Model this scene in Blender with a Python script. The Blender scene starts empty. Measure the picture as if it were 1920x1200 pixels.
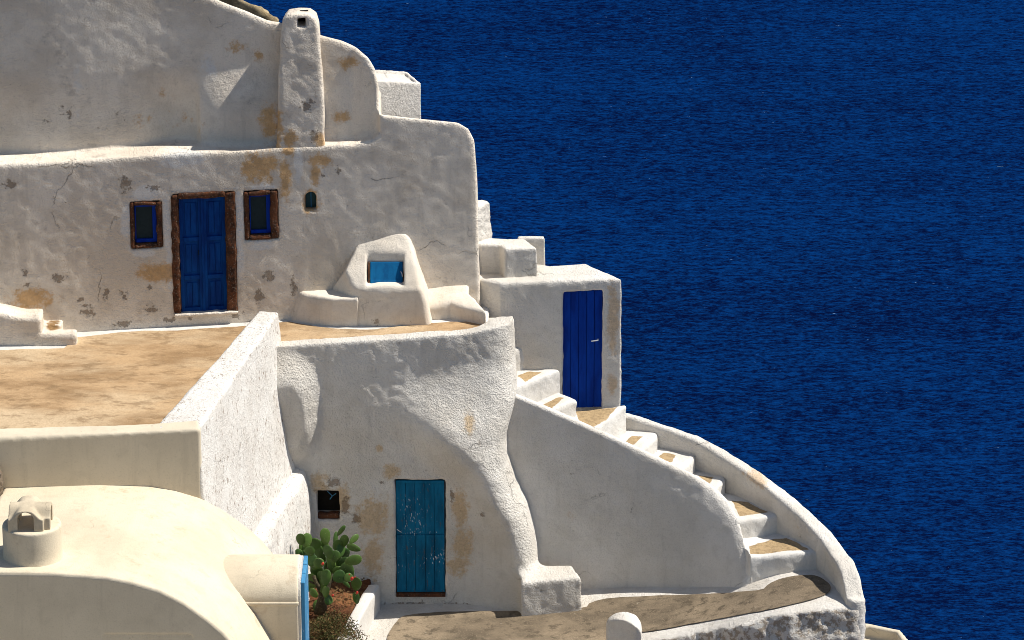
import bpy, math, random
import numpy as np
random.seed(7); rng = np.random.default_rng(11)
D2R = math.radians
# ------------------------------------------------------------------ camera model
DC, TH, FP = 70.0, D2R(20.0), 117.0*70.0
CAM = np.array([0, -DC*math.cos(TH), DC*math.sin(TH)])
Fw = np.array([0, math.cos(TH), -math.sin(TH)]); Rt = np.array([1., 0, 0]); Up = np.array([0, math.sin(TH), math.cos(TH)])
def ray(u, v): return Fw + (u-960)/FP*Rt - (v-600)/FP*Up
def hit(u, v, n, c):
    d = ray(u, v); n = np.asarray(n, float); return CAM + d*((c - n@CAM)/(n@d))
def PY(u, v, y): return hit(u, v, (0, 1, 0), y)
def PZ(u, v, z): return hit(u, v, (0, 0, 1), z)
FS = 0.17
def yF(x): return FS*(x+3.6)
def PF(u, v, off=0.0): return hit(u, v, (-FS, 1, 0), FS*3.6+off)
def xz(L, f): return [(p[0], p[2]) for p in (f(*q) for q in L)]
def xy(L, z): return [tuple(PZ(u, v, z)[:2]) for u, v in L]

# ------------------------------------------------------------------ collections / tags
col = bpy.context.scene.collection
def link(o, parent=None):
    col.objects.link(o)
    if parent is not None:
        o.parent = parent
    return o
def tag(o, label=None, cat=None, group=None, kind=None):
    for k, v in (('label', label), ('category', cat), ('group', group), ('kind', kind)):
        if v: o[k] = v
    return o
def thing(name, label, cat, loc=(0, 0, 0), group=None):
    o = bpy.data.objects.new(name, None); o.location = loc; o.empty_display_size = .2
    link(o); return tag(o, label, cat, group)
def wloc(o):
    v = np.zeros(3)
    while o is not None:
        v += np.array(o.location); o = o.parent
    return v

# ------------------------------------------------------------------ numpy sdf tools
NZ = rng.random((64, 64, 64)).astype(np.float32)
def vnoise(p):
    i = np.floor(p).astype(int); f = (p-i).astype(np.float32); f = f*f*(3-2*f); i &= 63; j = (i+1) & 63
    x0, y0, z0 = i.T; x1, y1, z1 = j.T; a, b, c = f.T
    def L(s, t, w): return s+(t-s)*w
    return L(L(L(NZ[x0, y0, z0], NZ[x1, y0, z0], a), L(NZ[x0, y1, z0], NZ[x1, y1, z0], a), b),
             L(L(NZ[x0, y0, z1], NZ[x1, y0, z1], a), L(NZ[x0, y1, z1], NZ[x1, y1, z1], a), b), c)-.5
def fbm(p, o=3):
    s = 0; a = 1
    for k in range(o):
        s = s+a*vnoise(p*2**k+17.3*k); a *= .5
    return s
def smax(a, b, k=.05):
    h = np.maximum(k-np.abs(a-b), 0)/k
    return np.maximum(a, b)+h*h*k*.25
def smin(a, b, k=.05): return -smax(-a, -b, k)
def sstep(a, b, x):
    t = np.clip((x-a)/(b-a), 0, 1); return t*t*(3-2*t)
def sdpoly(x, y, poly):
    x, y = np.broadcast_arrays(x, y)
    d = np.full(x.shape, 1e9, np.float32); s = np.ones(x.shape, bool)
    n = len(poly)
    for i in range(n):
        ax, ay = poly[i]; bx, by = poly[i-1]
        ex, ey = bx-ax, by-ay; wx, wy = x-ax, y-ay
        t = np.clip((wx*ex+wy*ey)/(ex*ex+ey*ey+1e-12), 0, 1)
        d = np.minimum(d, (wx-ex*t)**2+(wy-ey*t)**2)
        c1 = y >= ay; c2 = y < by; c3 = ex*wy > ey*wx
        fl = (c1 & c2 & c3) | (~c1 & ~c2 & ~c3)
        s ^= fl
    return np.where(s, 1, -1)*np.sqrt(d)
def sdbox(X, Y, Z, lo, hi, k=.04):
    a = np.maximum(lo[0]-X, X-hi[0]); b = np.maximum(lo[1]-Y, Y-hi[1]); c = np.maximum(lo[2]-Z, Z-hi[2])
    return smax(smax(a, b, k), c, k)
def interp(x, xs, ys): return np.interp(x, xs, ys)

def nets(F, lo, h):
    S = F < 0
    nx, ny, nz = F.shape
    C = np.zeros((nx-1, ny-1, nz-1), np.uint8)
    for a in (0, 1):
        for b in (0, 1):
            for c in (0, 1):
                C += S[a:nx-1+a, b:ny-1+b, c:nz-1+c]
    act = (C > 0) & (C < 8)
    I, J, K = np.nonzero(act)
    idx = np.full(act.shape, -1, np.int32); idx[I, J, K] = np.arange(len(I))
    acc = np.zeros((len(I), 3)); cnt = np.zeros(len(I))
    cor = [(a, b, c) for a in (0, 1) for b in (0, 1) for c in (0, 1)]
    for p in cor:
        for ax in range(3):
            if p[ax]: continue
            q = list(p); q[ax] = 1
            f0 = F[I+p[0], J+p[1], K+p[2]]; f1 = F[I+q[0], J+q[1], K+q[2]]
            m = (f0 < 0) != (f1 < 0)
            t = np.where(m, f0/(f0-f1+1e-20), 0)
            pos = np.tile(np.array(p, float), (len(I), 1)); pos[:, ax] = t
            acc += pos*m[:, None]; cnt += m
    V = (np.stack([I, J, K], 1)+acc/cnt[:, None])*h+np.array(lo)
    Q = []
    # x edges
    m = S[:-1, 1:-1, 1:-1] != S[1:, 1:-1, 1:-1]; i, j, k = np.nonzero(m); j += 1; k += 1
    q = np.stack([idx[i, j-1, k-1], idx[i, j, k-1], idx[i, j, k], idx[i, j-1, k]], 1); f = S[i, j, k]; Q.append(np.where(f[:, None], q, q[:, ::-1]))
    m = S[1:-1, :-1, 1:-1] != S[1:-1, 1:, 1:-1]; i, j, k = np.nonzero(m); i += 1; k += 1
    q = np.stack([idx[i-1, j, k-1], idx[i-1, j, k], idx[i, j, k], idx[i, j, k-1]], 1); f = S[i, j, k]; Q.append(np.where(f[:, None], q, q[:, ::-1]))
    m = S[1:-1, 1:-1, :-1] != S[1:-1, 1:-1, 1:]; i, j, k = np.nonzero(m); i += 1; j += 1
    q = np.stack([idx[i-1, j-1, k], idx[i, j-1, k], idx[i, j, k], idx[i-1, j, k]], 1); f = S[i, j, k]; Q.append(np.where(f[:, None], q, q[:, ::-1]))
    return V, np.concatenate(Q)

def mesh_np(name, V, Q, mat, parent=None, smooth=True):
    me = bpy.data.meshes.new(name)
    nv, nq = len(V), len(Q); k = Q.shape[1]
    V = V-wloc(parent) if parent is not None else V
    me.vertices.add(nv); me.vertices.foreach_set('co', V.astype(np.float32).ravel())
    me.loops.add(nq*k); me.loops.foreach_set('vertex_index', Q.astype(np.int32).ravel())
    me.polygons.add(nq); me.polygons.foreach_set('loop_start', np.arange(0, nq*k, k, dtype=np.int32))
    me.polygons.foreach_set('loop_total', np.full(nq, k, np.int32))
    me.polygons.foreach_set('use_smooth', np.full(nq, smooth, bool))
    me.update(); me.validate()
    if mat: me.materials.append(mat)
    return link(bpy.data.objects.new(name, me), parent)

def stainval(P, L):
    s = np.zeros(len(P), np.float32)
    for (c, r) in L:
        if isinstance(c, str):   # a worn patch with its own outline on a tread
            pts, z = r; d = sdpoly(P[:, 0], P[:, 1], pts); s = np.maximum(s, np.where(np.abs(P[:, 2]-z) < .05, np.clip(.62-d/.10, 0, 1), 0)); continue
        r = np.asarray(r, float)*np.ones(3)
        d = np.sqrt((((P-np.asarray(c))/r)**2).sum(1))
        s = np.maximum(s, np.clip(1.25-d, 0, 1))
    return s
def solid(name, f, lo, hi, mat, parent=None, h=.03, disp=((.9, .02), (.25, .012), (.08, .004)), ochre=(), dark=(), brown=(), fresh=(), flat_top=0.):
    lo = np.array(lo, float); hi = np.array(hi, float)
    n = np.ceil((hi-lo)/h).astype(int)+1
    xs = (lo[0]+np.arange(n[0])*h)[:, None, None]; ys = (lo[1]+np.arange(n[1])*h)[None, :, None]; zs = (lo[2]+np.arange(n[2])*h)[None, None, :]
    F = np.broadcast_to(f(xs, ys, zs), tuple(n)).astype(np.float32).copy()
    # close on the border
    F[0] = F[-1] = h; F[:, 0] = F[:, -1] = h; F[:, :, 0] = F[:, :, -1] = h
    V, Q = nets(F, lo, h)
    o = mesh_np(name, V, Q, mat, parent)
    me = o.data
    N = np.empty(len(me.vertices)*3, np.float32); me.vertex_normals.foreach_get('vector', N); N = N.reshape(-1, 3)
    d = 0
    for (sc, am) in disp: d = d+vnoise(V/sc+3.7)*2*am
    if disp and flat_top: d = d*(1-flat_top*np.clip(N[:, 2]*3-1.6, 0, 1))
    V2 = V+N*d[:, None] if disp else V
    off = wloc(parent) if parent is not None else 0
    me.vertices.foreach_set('co', (V2-off).astype(np.float32).ravel())
    at = me.color_attributes.new('stain', 'FLOAT_COLOR', 'POINT')
    c = np.stack([stainval(V, ochre), stainval(V, dark), stainval(V, brown), stainval(V, fresh)], 1).astype(np.float32)
    at.data.foreach_set('color', c.ravel()); me.update()
    return o

# ------------------------------------------------------------------ materials
def srgb(r, g, b):
    f = lambda c: (c/255/12.92) if c/255 <= .04045 else ((c/255+.055)/1.055)**2.4
    return (f(r), f(g), f(b), 1)
class NT:
    def __init__(s, name):
        s.m = bpy.data.materials.new(name); s.m.use_nodes = True; s.t = s.m.node_tree; s.b = s.t.nodes['Principled BSDF']
        s.pos = s.n('ShaderNodeNewGeometry').outputs['Position']
    def n(s, ty, **kw):
        x = s.t.nodes.new(ty)
        for k, v in kw.items(): setattr(x, k, v)
        return x
    def l(s, a, b):
        if isinstance(a, (int, float, tuple, list)): b.default_value = a
        else: s.t.links.new(a, b)
    def noise(s, scale, detail=4, rough=.55, vec=None, mul=None, dist=0, off=(0, 0, 0)):
        v = vec or s.pos
        if mul or off != (0, 0, 0):
            mp = s.n('ShaderNodeMapping'); s.l(v, mp.inputs['Vector']); mp.inputs['Scale'].default_value = mul or (1, 1, 1); mp.inputs['Location'].default_value = off; v = mp.outputs[0]
        x = s.n('ShaderNodeTexNoise'); s.l(v, x.inputs['Vector']); x.inputs['Scale'].default_value = scale
        x.inputs['Detail'].default_value = detail; x.inputs['Roughness'].default_value = rough; x.inputs['Distortion'].default_value = dist
        return x.outputs['Fac']
    def mr(s, v, a, b, c=0., d=1., smooth=True):
        x = s.n('ShaderNodeMapRange'); x.interpolation_type = 'SMOOTHSTEP' if smooth else 'LINEAR'
        s.l(v, x.inputs[0]); x.inputs[1].default_value = a; x.inputs[2].default_value = b; x.inputs[3].default_value = c; x.inputs[4].default_value = d
        return x.outputs[0]
    def math(s, op, a, b=0.):
        x = s.n('ShaderNodeMath', operation=op); s.l(a, x.inputs[0]); s.l(b, x.inputs[1]); return x.outputs[0]
    def mix(s, f, a, b):
        x = s.n('ShaderNodeMix', data_type='RGBA'); s.l(f, x.inputs[0]); s.l(a, x.inputs[6]); s.l(b, x.inputs[7]); return x.outputs[2]
    def bump(s, hgt, st, dist, prev=None):
        x = s.n('ShaderNodeBump'); x.inputs['Strength'].default_value = st; x.inputs['Distance'].default_value = dist; s.l(hgt, x.inputs['Height'])
        if prev: s.l(prev, x.inputs['Normal'])
        return x.outputs[0]
    def out(s, colr, rough=.9, nrm=None, spec=.15):
        s.l(colr, s.b.inputs['Base Color']); s.l(rough, s.b.inputs['Roughness']); s.b.inputs['Specular IOR Level'].default_value = spec
        if nrm: s.l(nrm, s.b.inputs['Normal'])
        return s.m
    def attr(s):
        a = s.n('ShaderNodeVertexColor'); a.layer_name = 'stain'
        x = s.n('ShaderNodeSeparateColor'); s.l(a.outputs[0], x.inputs[0]); return x.outputs

def plaster(name, base, mott, b1=.5, b2=.5, mscale=1.2, ochre=(.40, .24, .10, 1), dark=(.23, .165, .11, 1), brown=(.33, .20, .09, 1), specks=.0, grime=(.35, .30, .25, 1), gr=.0, grs=2.3, bd=.03, topclean=False, ns=16):
    s = NT(name)
    n1 = s.noise(mscale, 6, .6); n2 = s.noise(mscale*4.1, 5, .6, off=(3, 1, 7)); n3 = s.noise(ns, 4, .6); n4 = s.noise(55, 3, .6)
    c = s.mix(s.mr(n1, .38, .66), base, mott)
    c = s.mix(s.math('MULTIPLY', s.mr(n2, .5, .75), .45), c, tuple(x*.86 for x in mott[:3])+(1,))
    if gr:
        gm = s.math('MULTIPLY', s.mr(s.noise(grs, 8, .72, off=(9, 4, 2)), .56 if grs < 4 else .47, .70 if grs < 4 else .56), gr)
        if topclean:
            sx = s.n('ShaderNodeSeparateXYZ'); g_ = s.n('ShaderNodeNewGeometry'); s.l(g_.outputs['True Normal'], sx.inputs[0]); gm = s.math('MULTIPLY', gm, s.mr(sx.outputs[2], .9, .5))
        c = s.mix(gm, c, grime)
    # faint rain streaks and hairline cracks
    stk = s.noise(3.2, 5, .65, mul=(2.2, 2.2, .22), off=(1, 5, 9)); c = s.mix(s.math('MULTIPLY', s.mr(stk, .52, .72), .22), c, tuple(x*.62 for x in mott[:3])+(1,))
    wp = s.n('ShaderNodeTexNoise'); s.l(s.pos, wp.inputs['Vector']); wp.inputs['Scale'].default_value = 2.2; wp.inputs['Detail'].default_value = 6
    vm = s.n('ShaderNodeVectorMath', operation='MULTIPLY_ADD'); s.l(wp.outputs['Color'], vm.inputs[0]); vm.inputs[1].default_value = (.9, .9, .9); s.l(s.pos, vm.inputs[2])
    vo = s.n('ShaderNodeTexVoronoi'); vo.feature = 'DISTANCE_TO_EDGE'; s.l(vm.outputs[0], vo.inputs['Vector']); vo.inputs['Scale'].default_value = .55
    crack = s.math('MULTIPLY', s.mr(vo.outputs['Distance'], .0075, .001), s.mr(s.noise(.9, 3, .6, off=(7, 7, 7)), .55, .63))
    c = s.mix(s.math('MULTIPLY', crack, .4), c, tuple(x*.35 for x in mott[:3])+(1,))
    va = s.n('ShaderNodeVertexColor'); va.layer_name = 'stain'
    wmask = s.mr(s.math('ADD', va.outputs['Alpha'], s.math('MULTIPLY', s.math('SUBTRACT', s.noise(4, 6, .7, off=(8, 8, 1)), .5), 1.6)), .35, .75)
    c = s.mix(s.math('MULTIPLY', wmask, .8), c, (.74, .715, .67, 1))
    if specks:
        sp = s.noise(26, 3, .7, mul=(1, 1, .35), off=(5, 5, 5)); mask = s.math('MULTIPLY', s.mr(sp, .575, .64), s.mr(n2, .35, .55))
        c = s.mix(s.math('MULTIPLY', mask, specks), c, (.2, .13, .08, 1))
    c = s.mix(s.math('MULTIPLY', s.mr(s.noise(38, 4, .75, off=(3, 3, 3)), .50, .70), .30), c, tuple(x*.66 for x in mott[:3])+(1,))
    a = s.attr(); nn = s.noise(5, 8, .75, off=(2, 8, 1)); nf = s.noise(11, 7, .78, off=(6, 2, 3))
    def m(ch, n, w, lo=.48, hi=.66): return s.mr(s.math('ADD', ch, s.math('MULTIPLY', s.math('SUBTRACT', n, .5), w)), lo, hi)
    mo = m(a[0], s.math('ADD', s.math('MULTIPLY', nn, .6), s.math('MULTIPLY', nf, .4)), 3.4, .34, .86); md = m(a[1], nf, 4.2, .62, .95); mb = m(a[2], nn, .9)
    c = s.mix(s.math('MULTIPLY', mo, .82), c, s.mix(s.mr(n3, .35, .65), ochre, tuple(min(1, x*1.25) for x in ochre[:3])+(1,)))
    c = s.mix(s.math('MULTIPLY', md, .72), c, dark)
    c = s.mix(mb, c, s.mix(s.mr(nf, .4, .65), brown, tuple(x*.62 for x in brown[:3])+(1,)))
    hh = s.math('SUBTRACT', n3, s.math('ADD', s.math('MULTIPLY', md, .25), s.math('MULTIPLY', crack, .5)))
    nb = s.bump(hh, b1, bd); nb = s.bump(n4, b2, .014, nb)
    return s.out(c, .92, nb)
M = {}
M['facade'] = plaster('weathered_plaster', (.82, .735, .62, 1), (.67, .58, .47, 1), 1., 1., .9, gr=.55, ochre=(.50, .29, .11, 1), bd=.026)
M['white'] = plaster('whitewash', (.71, .67, .61, 1), (.63, .585, .515, 1), .7, 1., 1.0, gr=.15, ochre=(.52, .38, .24, 1))
M['bulge'] = plaster('pebbled_whitewash', (.71, .67, .605, 1), (.63, .58, .505, 1), 1., 1., 1.0, gr=.15, ochre=(.50, .36, .21, 1), bd=.03, ns=26)
M['stair'] = plaster('stair_whitewash', (.68, .655, .61, 1), (.61, .575, .52, 1), .35, .5, 1.6, gr=.15, brown=(.42, .30, .165, 1))
M['speckled'] = plaster('speckled_whitewash', (.72, .69, .64, 1), (.65, .61, .555, 1), .7, .7, 1.4, specks=.85, gr=.2)
M['cistern'] = plaster('warm_whitewash', (.74, .665, .56, 1), (.66, .57, .46, 1), .3, .5, 1.6, gr=.15)
M['cream'] = plaster('cream_plaster', (.68, .59, .44, 1), (.60, .51, .37, 1), .08, .3, .8, gr=.55, grime=(.48, .36, .23, 1))
M['creamwall'] = plaster('cream_wall', (.66, .575, .435, 1), (.60, .52, .39, 1), .06, .15, .8)
M['rough'] = plaster('rough_stone_whitewash', (.68, .645, .59, 1), (.60, .55, .48, 1), 1., 1., 1.4, specks=0, topclean=True, gr=.75, grime=(.26, .19, .12, 1), brown=(.3, .2, .1, 1), grs=9.)

def floor_mat(name, a, b, cc, sc=1.2, mul=(1, 1, 1), flk=.45, dk=.5):
    s = NT(name)
    n0 = s.noise(sc*.45, 5, .6, mul=mul, off=(2, 6, 0)); n1 = s.noise(sc*1.3, 7, .68, mul=mul); n2 = s.noise(sc*3.3, 8, .75, mul=mul, off=(4, 2, 0)); n3 = s.noise(34, 4, .7)
    c = s.mix(s.mr(n1, .38, .62), a, b); c = s.mix(s.math('MULTIPLY', s.mr(n0, .42, .62), .75), c, cc)
    c = s.mix(s.math('MULTIPLY', s.mr(n2, .50, .62), dk), c, tuple(x*.6 for x in b[:3])+(1,))
    c = s.mix(s.math('MULTIPLY', s.mr(n3, .42, .65), .4), c, tuple(x*.6 for x in a[:3])+(1,))
    n5 = s.noise(60, 3, .75, off=(1, 2, 3)); c = s.mix(s.math('MULTIPLY', s.mr(n5, .58, .68), flk), c, tuple(min(1, x*1.5) for x in cc[:3])+(1,))
    n6 = s.noise(9, 5, .75, off=(9, 2, 3)); c = s.mix(s.math('MULTIPLY', s.mr(n6, .66, .72), flk), c, (.62, .56, .46, 1))
    return s.out(c, .95, s.bump(n3, .5, .012, s.bump(n2, .4, .02)))
M['terrace'] = floor_mat('ochre_cement', (.48, .32, .175, 1), (.29, .18, .09, 1), (.62, .48, .31, 1), 1.1, (.55, 1.0, 1), .25, .6)
M['yard'] = floor_mat('brown_cement', (.20, .155, .105, 1), (.13, .102, .070, 1), (.33, .255, .17, 1), 1.8, (.8, .9, 1), .55, .8)
M['soil'] = floor_mat('red_soil', (.13, .05, .022, 1), (.07, .03, .015, 1), (.26, .12, .05, 1), 5)
M['hill'] = floor_mat('dry_earth', (.33, .25, .14, 1), (.16, .12, .07, 1), (.45, .36, .22, 1), 6)
M['cliff'] = floor_mat('cliff_rock', (.22, .15, .10, 1), (.10, .07, .05, 1), (.3, .22, .15, 1), .3)

def paint(name, c1, c2, wear=0, wearcol=(.7, .72, .7, 1), sc=3, rough=.55, vert=1.):
    s = NT(name)
    n = s.noise(sc, 6, .65, mul=(2.5, 2.5, .6)); c = s.mix(s.mr(n, .35, .65), c1, c2)
    if wear:
        w = s.noise(32, 4, .7, mul=(1.6, 1.6, .5)); g = s.noise(2.2, 2, .5, off=(.4, .2, 2.6))
        k = s.mr(s.math('ADD', w, s.math('MULTIPLY', g, .5)), .925-wear*.1, .985-wear*.1)
        c = s.mix(k, c, wearcol)
        k2 = s.noise(20, 4, .7, mul=(1, 1, .25), off=(1, 7, 3)); c = s.mix(s.math('MULTIPLY', s.mr(k2, .6, .7), .6), c, (.09, .07, .05, 1))
    return s.out(c, rough, s.bump(s.noise(40, 4, .6, mul=(1, 1, .15)), .35, .004), .08)
M['blue'] = paint('blue_paint', (.001, .028, .16, 1), (.002, .06, .26, 1))
M['bluedark'] = paint('ultramarine_paint', (.0006, .022, .20, 1), (.001, .040, .31, 1))
M['bluehatch'] = paint('sky_blue_paint', (.006, .085, .22, 1), (.008, .13, .30, 1), wear=0)
M['bluewin'] = paint('bright_blue_paint', (.004, .03, .30, 1), (.004, .05, .36, 1))
M['teal'] = paint('worn_teal_paint', (.003, .075, .15, 1), (.004, .13, .25, 1), wear=.15)
M['shutter'] = paint('pale_blue_paint', (.05, .19, .36, 1), (.06, .24, .42, 1), wear=.3)
def stone(name, a, b, sc=9):
    s = NT(name); n = s.noise(sc, 7, .72); n2 = s.noise(40, 4, .7)
    c = s.mix(s.mr(n, .4, .62), a, b); c = s.mix(s.math('MULTIPLY', s.mr(n2, .56, .7), .5), c, (.45, .38, .3, 1))
    return s.out(c, .95, s.bump(n2, .8, .01, s.bump(n, .8, .02)))
M['stone'] = stone('brown_lava_stone', (.12, .045, .02, 1), (.045, .022, .014, 1))
M['rock'] = stone('grey_brown_rock', (.22, .17, .12, 1), (.10, .08, .06, 1))
def flat(name, c, rough=.6, spec=.3, metal=0):
    s = NT(name); n = s.noise(20, 4, .6)
    m = s.out(s.mix(s.mr(n, .3, .7), c, tuple(x*.75 for x in c[:3])+(1,)), rough, None, spec); s.b.inputs['Metallic'].default_value = metal; return m
M['glass'] = flat('dusty_glass', (.018, .035, .04, 1), .5, .15)
M['gglass'] = flat('green_glass', (.012, .06, .055, 1), .3, .5)
M['dark'] = flat('dark_opening', (.012, .010, .008, 1), .9, .1)
M['metal'] = flat('pale_metal', (.75, .75, .72, 1), .35, .5)
M['seam'] = flat('dark_seam', (.01, .02, .04, 1), .9, .1)
M['bark'] = stone('cactus_bark', (.09, .075, .04, 1), (.05, .04, .025, 1), 14)
def pad_mat():
    s = NT('cactus_green'); oi = s.n('ShaderNodeObjectInfo'); n = s.noise(7, 4, .6); v = s.n('ShaderNodeTexVoronoi'); s.l(s.pos, v.inputs['Vector']); v.inputs['Scale'].default_value = 26
    c = s.mix(s.mr(n, .35, .65), (.038, .105, .016, 1), (.018, .052, .010, 1)); c = s.mix(s.math('MULTIPLY', oi.outputs['Random'], .55), c, (.12, .19, .03, 1))
    c = s.mix(s.mr(v.outputs['Distance'], .16, .05), c, (.30, .30, .16, 1))
    return s.out(c, .5, s.bump(n, .3, .02), .35)
M['pad'] = pad_mat()
M['fruit'] = flat('red_fruit', (.55, .05, .03, 1), .45)
M['leaf'] = flat('shrub_leaf', (.07, .075, .018, 1), .8)
M['leaf2'] = flat('shrub_leaf_dry', (.13, .075, .025, 1), .85)
M['tile'] = plaster('grey_plaster_cap', (.60, .51, .37, 1), (.50, .42, .30, 1), .1, .2, 3)

# ------------------------------------------------------------------ simple mesh helpers (boxes joined into one mesh)
import bmesh
class MB:
    def __init__(s): s.b = bmesh.new()
    def hexa(s, P):
        v = [s.b.verts.new(tuple(p)) for p in P]
        for f in ((0, 3, 2, 1), (4, 5, 6, 7), (0, 1, 5, 4), (1, 2, 6, 5), (2, 3, 7, 6), (3, 0, 4, 7)): s.b.faces.new([v[i] for i in f])
    def fbox(s, fr, x0, x1, d0, d1, z0, z1):
        # fr(x, d, z): local frame -> world; d is depth behind the face
        s.hexa([fr(x0, d0, z0), fr(x1, d0, z0), fr(x1, d1, z0), fr(x0, d1, z0), fr(x0, d0, z1), fr(x1, d0, z1), fr(x1, d1, z1), fr(x0, d1, z1)])
    def tube(s, pts, r, n=8):
        rings = []
        pts = [np.array(p, float) for p in pts]
        for i, p in enumerate(pts):
            t = pts[min(i+1, len(pts)-1)]-pts[max(i-1, 0)]; t /= np.linalg.norm(t)+1e-9
            a = np.cross(t, (0, 0, 1.)) if abs(t[2]) < .9 else np.cross(t, (1., 0, 0)); a /= np.linalg.norm(a); b = np.cross(t, a)
            rr = r[i] if isinstance(r, (list, tuple)) else r
            rings.append([s.b.verts.new(tuple(p+rr*(math.cos(q)*a+math.sin(q)*b))) for q in (2*math.pi*k/n for k in range(n))])
        for A, B in zip(rings, rings[1:]):
            for k in range(n): s.b.faces.new((A[k], A[(k+1) % n], B[(k+1) % n], B[k]))
        s.b.faces.new(rings[0][::-1]); s.b.faces.new(rings[-1])
    def build(s, name, mat, parent=None, bevel=0, smooth=False):
        bmesh.ops.recalc_face_normals(s.b, faces=s.b.faces)
        if bevel: bmesh.ops.bevel(s.b, geom=list(s.b.edges), offset=bevel, segments=1, affect='EDGES', clamp_overlap=True)
        off = wloc(parent) if parent is not None else np.zeros(3)
        for v in s.b.verts: v.co = (v.co.x-off[0], v.co.y-off[1], v.co.z-off[2])
        me = bpy.data.meshes.new(name); s.b.to_mesh(me); s.b.free()
        if smooth: me.polygons.foreach_set('use_smooth', [True]*len(me.polygons))
        me.materials.append(mat)
        return link(bpy.data.objects.new(name, me), parent)
def roughbox(name, fr, x0, x1, d0, d1, z0, z1, mat, parent, amp=.012, h=.02):
    """a stone member: a box voxel-smoothed and pitted, laid in the frame fr"""
    def f(X, Y, Z): return sdbox(X, Y, Z, (x0, d0, z0), (x1, d1, z1), .03)
    lo = np.array([x0, d0, z0])-3*h; hi = np.array([x1, d1, z1])+3*h
    n = np.ceil((hi-lo)/h).astype(int)+1
    g = [(lo[i]+np.arange(n[i])*h) for i in range(3)]
    F = f(g[0][:, None, None], g[1][None, :, None], g[2][None, None, :]).astype(np.float32)
    V, Q = nets(F, lo, h)
    V = V+np.stack([vnoise(V/.11+9*k) for k in range(3)], 1)*2*amp
    W = np.array([fr(*p) for p in V])
    return mesh_np(name, W, Q, mat, parent)

# ================================================================== UPPER HOUSE
hx0 = PF(-60, 400)[0]
house = thing('cave_house', 'big weathered plaster house with stone-framed blue door and tall chimney behind the ochre terrace', 'house', (-4.5, yF(-4.5), 0))
lowP = xz([(-70, 313), (0, 308), (130, 303), (280, 291), (380, 285), (440, 284), (525, 277), (610, 273), (665, 271), (700, 262), (711, 250), (712, 214), (760, 219), (820, 225), (858, 229), (878, 240), (889, 262), (893, 310), (895, 375), (897, 460), (900, 540), (905, 700), (-70, 700)], lambda u, v: PF(u, v))
uppP = xz([(-70, 420), (-70, -60), (300, -55), (413, -1), (467, 20), (500, 35), (535, 48), (598, 63), (640, 74), (668, 86), (690, 102), (703, 122), (709, 150), (711, 215), (712, 420)], lambda u, v: PF(u, v, .50 if u < 531 else .3))
us = [-70, 0, 55, 75, 270, 320, 375, 450, 520, 600, 660, 700, 725]; of = [.52, .52, .48, .46, .46, .50, .42, .30, .16, .26, .26, .15, .02]
ux = [PF(u, 270)[0] for u in us]
xsplit = PF(712, 270)[0]
win1 = dict(u=(253, 292, 385, 458), o=(246, 303, 377, 467)); win2 = dict(u=(468, 506, 366, 441), o=(459, 521, 356, 451)); dor = dict(u=(340, 421, 370, 588), o=(328, 439, 359, 590))
def rect(u0, u1, v0, v1, off=0.):
    a = PF(u0, v1, off); b = PF(u1, v0, off); return a[0], b[0], a[2], b[2]
cutW = [rect(*w['o']) for w in (win1, win2, dor)]
nic = rect(572, 593, 360, 395)
def f_house(X, Y, Z):
    d = Y-yF(X)
    low = sdpoly(X, Z, lowP)
    sl = np.where(X > xsplit, .5, 0.)
    low3 = sdpoly(X, Z+sl*np.maximum(d, 0), lowP) if True else low
    thick = 1.1
    a = smax(smax(low3, -d, .06), d-thick, .05)
    o = interp(X, ux, of)*1.12; o = o+(np.where(X < ux[8]+.2, .46, o)-o)*sstep(3.3, 4.2, Z)+(.16*np.exp(-((X-ux[5])/.45)**2)-.12*sstep(ux[5]+.35, ux[6], X)*sstep(ux[8], ux[6], X))*sstep(4.2, 3.3, Z)
    rel = .015*np.sin(X*2.1)
    up = sdpoly(X, Z+.5*np.maximum(d-o, 0), uppP)
    b = smax(smax(up, o+rel-d, .10), d-1.4, .05)
    r = smin(a, b, .10)
    for (x0, x1, z0, z1) in cutW:
        r = smax(r, -sdbox(X, d, Z, (x0-.0, -1, z0), (x1, .24, z1), .01), .02)
    cx = (nic[0]+nic[1])/2; rr = (nic[1]-nic[0])/2
    ar = np.where(Z > nic[3]-rr, np.hypot(X-cx, Z-(nic[3]-rr))-rr, np.abs(X-cx)-rr)
    ar = np.maximum(np.maximum(ar, nic[2]-Z), d-.22)
    return smax(r, -ar, .03)
def S(L, f=PF, r=.2, ry=None): return [(f(u, v), (rx/117., .8, rz/110.)) for (u, v, rx, rz) in L]
oc = S([(490, 312, 42, 40), (470, 320, 24, 30), (255, 250, 26, 26), (330, 260, 30, 16), (300, 200, 16, 40), (535, 335, 16, 60), (600, 300, 28, 18), (592, 330, 14, 30), (582, 378, 26, 32), (315, 235, 26, 45), (275, 245, 16, 24), (505, 235, 26, 50), (360, 255, 30, 14), (437, 105, 28, 18), (480, 120, 14, 20), (650, 128, 30, 14), (640, 230, 22, 18), (540, 280, 16, 20), (300, 510, 60, 26), (60, 560, 60, 30), (340, 245, 40, 22), (545, 235, 12, 26)])
dk = S([(20, 345, 18, 12), (235, 345, 16, 20), (290, 352, 22, 8), (504, 517, 14, 14), (484, 555, 13, 18), (550, 538, 9, 20), (200, 552, 10, 18), (232, 606, 26, 8), (75, 600, 10, 16), (120, 228, 22, 20), (222, 235, 18, 22), (80, 240, 14, 20), (430, 560, 8, 20), (445, 590, 14, 10), (165, 585, 20, 12), (280, 540, 8, 8), (635, 320, 7, 9), (605, 328, 8, 6), (285, 580, 20, 10), (320, 600, 16, 8), (110, 520, 18, 10), (190, 260, 20, 8)])
rs = np.random.default_rng(3)
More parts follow.
